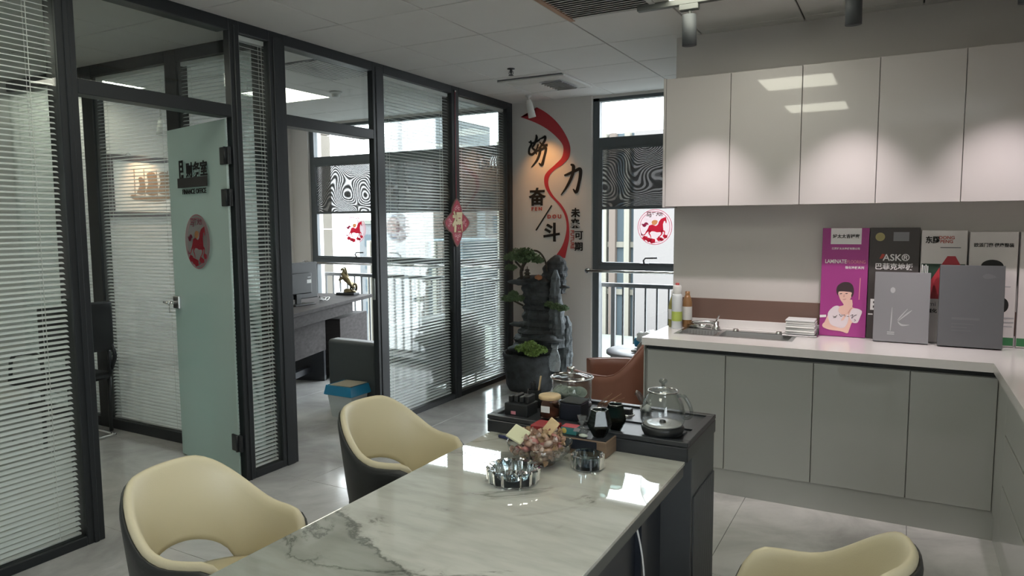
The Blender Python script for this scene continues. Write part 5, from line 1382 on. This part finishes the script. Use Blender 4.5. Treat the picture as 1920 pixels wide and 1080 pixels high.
# sprinkler
t = thing('sprinkler', 'small ceiling sprinkler head before the square diffuser', 'sprinkler', (-2.64, 4.79, ZC))
part('stem', MB().lathe([(.03, 0), (.028, -.006), (.010, -.008), (.010, -.03), (.006, -.032), (.004, -.05), (0, -.05)], (-2.64, 4.79, ZC - .0005), 16), 'dark_metal', t)
part('deflector', MB().lathe([(0, -.05), (.020, -.05), (.020, -.053), (0, -.053)], (-2.64, 4.79, ZC), 16), 'dark_metal', t)
part('arms', MB().tube([(-2.655, 4.79, ZC - .02), (-2.658, 4.79, ZC - .038), (-2.645, 4.79, ZC - .05)], .0025, 6).tube([(-2.625, 4.79, ZC - .02), (-2.622, 4.79, ZC - .038), (-2.635, 4.79, ZC - .05)], .0025, 6), 'dark_metal', t)
t = thing('smoke_detector', 'round white smoke detector on the desk room ceiling', 'detector', (-4.43, 4.82, ZC))
part('base', MB().lathe([(0, 0), (.055, 0), (.055, -.018), (.04, -.022), (0, -.022)], (-4.43, 4.82, ZC), 24), 'vent_white', t)
part('sensor', MB().lathe([(.036, -.022), (.034, -.045), (.02, -.05), (0, -.05)], (-4.43, 4.82, ZC), 24), 'vent_white', t)
# track light
def aim(o, d): o.rotation_euler = Vector(d).to_track_quat('-Z', 'Y').to_euler()
def spot(name, loc, target, power, col, angle, blend, r=.03):
    ld = bpy.data.lights.new(name, 'SPOT'); ld.energy = power; ld.color = col; ld.spot_size = math.radians(angle); ld.spot_blend = blend; ld.shadow_soft_size = r
    o = bpy.data.objects.new(name, ld); COL.objects.link(o); o.location = loc; aim(o, Vector(target) - Vector(loc)); return o
YT = 3.79
tk = thing('track_rail', 'dark track rail for spotlights under the ceiling', 'track', (-.2, YT, ZC))
part('rail', B(-1.30, .95, YT - .018, YT + .018, ZC - .032, ZC - .001, .002, 1), 'track_grey', tk)
for x, lb in ((-1.015, 'grey cylinder spotlight hanging at the left end of the track'), (-.235, 'grey cylinder spotlight cut by the top edge, right of the first'), (.44, 'grey cylinder spotlight outside the top edge on the right')):
    t = thing('track_spotlight', lb, 'spotlight', (x, YT, ZC - .03), 0, 'track spotlights above the counter')
    part('adapter', B(-.055 + x, .045 + x, YT - .02, YT + .02, ZC - .062, ZC - .032, .003, 1), 'track_grey', t)
    part('arm', MB().tube([(x, YT, ZC - .062), (x - .002, YT, ZC - .085)], .008, 8), 'track_grey', t)
    tgt = Vector((x - .02, 4.24, 1.25)); top = Vector((x - .004, YT, ZC - .082)); d = Vector((.01, .035, -1)).normalized()
    mb = MB().tube([top, top + d * .004, top + d * .16, top + d * .16, top + d * .05], .036, 24, cap=False, radii=[.004, .037, .037, .034, .034]); part('lamp_body', mb, 'lamp_grey', t)
    e_ = top + d * .1605; part('lens', MB().tube([top + d * .06, top + d * .065], .0335, 20), 'spot_glow', t)
    s_ = spot('track_lamp', e_ + d * .012, tgt, SPOT_W, (1.0, .885, .90), 62, .9, .022)
# wall-washing spot over the decal
t = thing('ceiling_spotlight', 'white spotlight hanging in front of the red ribbon', 'spotlight', (-3.05, 5.86, ZC))
part('mount', MB().lathe([(0, 0), (.03, 0), (.028, -.012), (.010, -.02), (.010, -.05), (0, -.05)], (-3.05, 5.86, ZC), 18), 'vent_white', t)
a = Vector((-3.05, 5.865, ZC - .04)); d = Vector((.18, .12, -1)).normalized()
part('lamp_body', MB().tube([a, a + d * .03, a + d * .16], .03, 20, radii=[.02, .028, .036]), 'vent_white', t)
spot('decal_lamp', a + d * .175, (-3.0, YB, 1.82), WARM_W * 1.15, (1.0, .46, .14), 78, 1.0, .03)
# spot on the ship picture
t = thing('ceiling_spotlight', 'white spotlight above the framed ship picture', 'spotlight', (-6.05, 4.25, ZC))
part('mount', MB().lathe([(0, 0), (.03, 0), (.028, -.012), (.010, -.02), (.010, -.20), (0, -.20)], (-6.05, 4.25, ZC), 18), 'vent_white', t)
a = Vector((-6.05, 4.25, ZC - .19)); d = Vector((-.2, 0, -1)).normalized()
part('lamp_body', MB().tube([a, a + d * .03, a + d * .15], .03, 20, radii=[.02, .028, .034]), 'vent_white', t)
spot('picture_lamp', a + d * .165, (XL, 4.27, 1.93), WARM_W * 1.6, (1.0, .62, .34), 60, 1.0, .02)

# ================================================================== OFFICE WITH THE DESK
# rotated frame: s along the front edge, w away from the door side
E0 = Vector((-4.47, 4.15, 0)); ed = Vector((-.302, .953, 0)).normalized(); ew = Vector((-ed.y, ed.x, 0))
rzd = math.atan2(ed.y, ed.x)
dk = thing('office_desk', 'dark wood office desk carrying the monitor and bronze horse', 'desk', E0, rzd)
ZD = .78
part('desktop', B(0, 1.93, 0, .80, ZD - .035, ZD, .004), 'desk_wood', dk, local=True)
part('apron', B(.05, 1.45, .02, .05, ZD - .14, ZD - .036, .002, 1), 'desk_wood', dk, local=True)
part('modesty_panel', B(.05, 1.02, .12, .14, .32, ZD - .036, .002, 1), 'desk_wood', dk, local=True)
part('leg_panel', B(.05, .09, .05, .75, 0, ZD - .036, .002, 1), 'desk_dark', dk, local=True)
part('leg_panel', B(1.05, 1.09, .16, .75, 0, ZD - .036, .002, 1), 'desk_dark', dk, local=True)
part('foot_bar', B(.1, 1.05, .3, .36, .08, .14, .002, 1), 'desk_dark', dk, local=True)
part('pedestal', B(1.20, 1.88, .05, .75, .02, .60, .004), 'desk_wood', dk, local=True)
part('pedestal_post', B(1.84, 1.89, .7, .75, .60, ZD - .036), 'desk_dark', dk, local=True)
# monitor, its back to the door
mo = thing('monitor', 'black computer monitor seen from behind on the desk', 'monitor', (-5.02, 4.86, ZD), 0)
part('back_cover', B(-5.05, -5.01, 4.58, 5.12, ZD + .05, ZD + .40, .008), 'monitor_black', mo)
part('rear_bulge', B(-5.012, -4.985, 4.68, 5.02, ZD + .10, ZD + .30, .010), 'monitor_black', mo)
part('stand', B(-5.02, -4.99, 4.82, 4.88, ZD + .001, ZD + .15, .004), 'monitor_black', mo)
part('foot', B(-5.12, -4.90, 4.72, 4.98, ZD + .001, ZD + .012, .004), 'monitor_black', mo)
part('label', B(-4.9855, -4.9845, 4.955, 5.01, ZD + .20, ZD + .235), 'paper', mo)
part('logo', B(-4.9855, -4.9845, 4.965, 5.005, ZD + .252, ZD + .262), 'silver_print', mo)
t = thing('desk_cables', 'thin cables lying loosely on the desk by the monitor', 'cable', (-5.1, 5.2, ZD))
for k in range(3):
    part('cable', MB().tube(smooth_line([(-5.0, 5.135, ZD + .06 - .02 * k), (-5.02, 5.16, ZD + .02 + .01 * k), (-5.10 + .04 * k, 5.25, ZD + .006), (-5.2, 5.38 + .05 * k, ZD + .006), (-5.32 + .05 * k, 5.45, ZD + .006)], n=5), .004, 6), 'cable_white' if k else 'monitor_black', t)
# bronze rearing horse
hs = thing('horse_statue', 'bronze rearing horse statue on a dark plinth on the desk', 'statue', (-5.23, 5.79, ZD), .12)
part('plinth', B(-.115, .115, -.055, .055, .001, .028, .003), 'desk_dark', hs, local=True)
part('rock_mound', MB().sphere((.02, 0, .04), .07, (1.1, .6, .45), 2, .5), 'bronze', hs, local=True)
def skin(name, verts, edges, m, parent, sub=2, rootv=0):
    me = bpy.data.meshes.new(name); me.from_pydata([v_[0] for v_ in verts], edges, []); o = bpy.data.objects.new(name, me); COL.objects.link(o)
    sk = o.modifiers.new('skin', 'SKIN'); sk.use_smooth_shade = True
    for i, v_ in enumerate(verts):
        r = v_[1]; r = (r, r) if not isinstance(r, tuple) else r
        me.skin_vertices[0].data[i].radius = r
    me.skin_vertices[0].data[rootv].use_root = True
    o.modifiers.new('sub', 'SUBSURF').levels = sub
    dg = bpy.context.evaluated_depsgraph_get(); m2 = bpy.data.meshes.new_from_object(o.evaluated_get(dg)); bpy.data.objects.remove(o)
    m2.name = name; m2.materials.clear(); m2.materials.append(MATS[m])
    o2 = bpy.data.objects.new(name, m2); COL.objects.link(o2); o2.parent = parent
    return o2
hv = [((.055, 0, .115), .034), ((.02, 0, .150), .032), ((-.025, 0, .190), .034), ((-.045, 0, .235), .022), ((-.040, 0, .272), .017), ((-.058, 0, .285), .015), ((-.082, 0, .262), .010),
      ((.075, .022, .085), .022), ((.045, .024, .070), .012), ((.072, .024, .045), .008), ((.060, .024, .030), .009),
      ((.075, -.022, .085), .022), ((.050, -.024, .072), .012), ((.082, -.024, .048), .008), ((.072, -.024, .030), .009),
      ((-.050, .018, .185), .016), ((-.100, .020, .190), .010), ((-.118, .020, .165), .007), ((-.128, .02, .150), .008),
      ((-.048, -.018, .178), .016), ((-.085, -.020, .165), .010), ((-.078, -.020, .138), .007), ((-.072, -.02, .128), .008)]
he = [(0, 1), (1, 2), (2, 3), (3, 4), (4, 5), (5, 6), (0, 7), (7, 8), (8, 9), (9, 10), (0, 11), (11, 12), (12, 13), (13, 14), (2, 15), (15, 16), (16, 17), (17, 18), (2, 19), (19, 20), (20, 21), (21, 22)]
skin('horse_body', hv, he, 'bronze', hs)
part('mane', MB().tube(smooth_line([(-.030, 0, .298), (-.012, 0, .265), (-.005, 0, .225), (.01, 0, .195)], n=4), .010, 8), 'bronze', hs, local=True)
part('ear', MB().tube([(-.045, .008, .292), (-.046, .010, .312)], .005, 6, radii=[.006, .001]).tube([(-.045, -.008, .292), (-.046, -.010, .312)], .005, 6, radii=[.006, .001]), 'bronze', hs, local=True)
part('tail', MB().tube(smooth_line([(.085, 0, .118), (.108, 0, .120), (.118, 0, .085), (.108, 0, .05)], n=4), .012, 8, radii=None), 'bronze', hs, local=True)
# sofa along the partition
sf = thing('sofa', 'dark grey leather sofa behind the door opening', 'sofa', (-3.85, 5.1, 0))
part('arm', B(-4.19, -3.52, 4.37, 4.50, .12, .585, .03, 4), 'grey_leather', sf)
part('arm', B(-4.19, -3.52, 5.72, 5.85, .12, .585, .03, 4), 'grey_leather', sf)
part('back', B(-3.70, -3.52, 4.50, 5.72, .12, .72, .03, 4), 'grey_leather', sf)
for y in (4.51, 5.115): part('cushion', B(-4.17, -3.71, y, y + .595, .26, .42, .03, 4), 'grey_leather', sf)
part('base', B(-4.17, -3.71, 4.50, 5.72, .12, .255, .01), 'grey_leather', sf)
for x in (-4.13, -3.60):
    for y in (4.42, 5.78):
        mb = MB().tube([(x, y, .125), (x, y, 0)], .01, 8, radii=[.014, .007]); mb.box(x - .02, x + .07, y - .012, y + .012, .105, .122); part('leg', mb, 'dark_metal', sf)
t = thing('newspaper', 'folded papers lying on the grey sofa', 'paper', (-3.95, 4.9, .42))
part('sheet', MB().bar((-4.1, 4.62, .432), (-3.8, 5.0, .44), .25, .006), 'paper', t)
# waste bin with blue bag
wx, wy = -3.86, 4.24
t = thing('waste_bin', 'white bin lined with a blue bag in front of the grey sofa', 'bin', (wx, wy, 0))
mb = MB(); P = []
for z, a, b2 in ((0, .075, .10), (.20, .10, .125)): P.append([(wx - b2, wy - a, z), (wx + b2, wy - a, z), (wx + b2, wy + a, z), (wx - b2, wy + a, z)])
V = mb.grid(P, closed_u=True, smooth=False); mb.bm.faces.new(V[0][::-1]); part('tub', mb, 'bin_white', t)
mb = MB(); P = []
for z, a, b2 in ((.185, .112, .138), (.19, .118, .145), (.245, .110, .133), (.262, .106, .13), (.262, .098, .122), (.20, .09, .115)): P.append([(wx - b2, wy - a, z), (wx + b2, wy - a, z), (wx + b2, wy + a, z), (wx - b2, wy + a, z)])
mb.grid(P, closed_u=True, smooth=False); part('bag_liner', mb, 'bin_blue', t)
part('cardboard_flap', MB().bar((wx - .10, wy, .264), (wx + .12, wy, .268), .20, .005), 'cardboard', t)
# ship picture
sp = thing('ship_picture', 'framed ship picture glowing under a warm spotlight', 'picture', (XL, 4.35, 1.63))
x = XL + .0; y0, y1, z0, z1 = 3.92, 4.80, 1.62, 2.20
for (a, b2, c, d) in ((y0, y1, z0, z0 + .05), (y0, y1, z1 - .05, z1), (y0, y0 + .05, z0 + .05, z1 - .05), (y1 - .05, y1, z0 + .05, z1 - .05)): part('frame', B(x + .001, x + .03, a, b2, c, d, .004, 1), 'picture_frame', sp)
part('sheet', B(x + .001, x + .008, y0 + .05, y1 - .05, z0 + .05, z1 - .05), 'picture_paper', sp)
SO = Vector((x + .0085, 0, 0)); SU = Vector((0, 1, 0)); SV = Vector((0, 0, 1))
sh = MB()
sh.prism(smooth_line([(4.14, 1.83), (4.16, 1.79), (4.30, 1.775), (4.50, 1.785), (4.58, 1.84), (4.52, 1.835), (4.40, 1.825), (4.25, 1.825)], True, 3), SO, SU, SV, .002)
part('hull', sh, 'ship_brown', sp)
sl_ = MB()
for (a, b2, c, d) in ((4.20, 4.27, 1.85, 2.00), (4.29, 4.40, 1.85, 2.05), (4.42, 4.54, 1.86, 2.06)):
    sl_.prism(smooth_line([(a, c), (b2, c - .01), (b2 + .02, (c + d) / 2), (b2 - .01, d), (a + .02, d - .01), (a + .03, (c + d) / 2)], True, 3), SO, SU, SV, .0015)
part('sails', sl_, 'ship_brown', sp)
ms = MB()
for a in (4.18, 4.28, 4.41, 4.53): ms.prism(rect(a - .004, a + .004, 1.82, 2.08), SO, SU, SV, .001)
for k in range(7): ms.prism(rect(4.17 + k * .05, 4.173 + k * .05, 1.775, 1.80), SO, SU, SV, .001)
part('masts', ms, 'ship_brown', sp)
part('hanger', MB().tube([(x + .01, 4.10, 2.20), (x + .01, 4.13, 2.225), (x + .01, 4.16, 2.20)], .003, 6), 'steel', sp)

# ================================================================== ROOM BEHIND THE FROSTED DOOR
vc = thing('visitor_chair', 'black mesh visitor chair on a chrome sled base behind the glass', 'chair', (-5.22, 2.80, 0))
bx = -5.02
part('backrest', MB().box(bx - .02, bx + .02, 2.55, 3.05, .64, 1.0, .015), 'mesh_black', vc)
part('back_post', MB().tube(smooth_line([(bx, 3.03, .70), (bx + .03, 3.04, .60), (bx - .02, 3.04, .50), (bx - .06, 3.03, .44)], n=4), .014, 8), 'black_frame', vc)
part('seat', B(-5.50, bx - .02, 2.56, 3.04, .42, .48, .02), 'mesh_black', vc)
for y in (2.57, 3.03):
    part('armrest', MB().tube(smooth_line([(bx - .02, y, .46), (bx - .05, y, .66), (bx - .30, y, .66), (bx - .42, y, .60), (bx - .44, y, .44)], n=4), .013, 8), 'black_frame', vc)
    part('leg', MB().tube([(bx - .04, y, .44), (bx - .05, y, .03)], .014, 8), 'black_frame', vc)
part('sled_base', MB().tube(smooth_line([(-5.50, 2.58, .012), (-5.06, 2.58, .012), (-5.02, 2.62, .012), (-5.02, 2.98, .012), (-5.06, 3.02, .012), (-5.50, 3.02, .012)], n=4), .012, 10), 'chrome', vc)
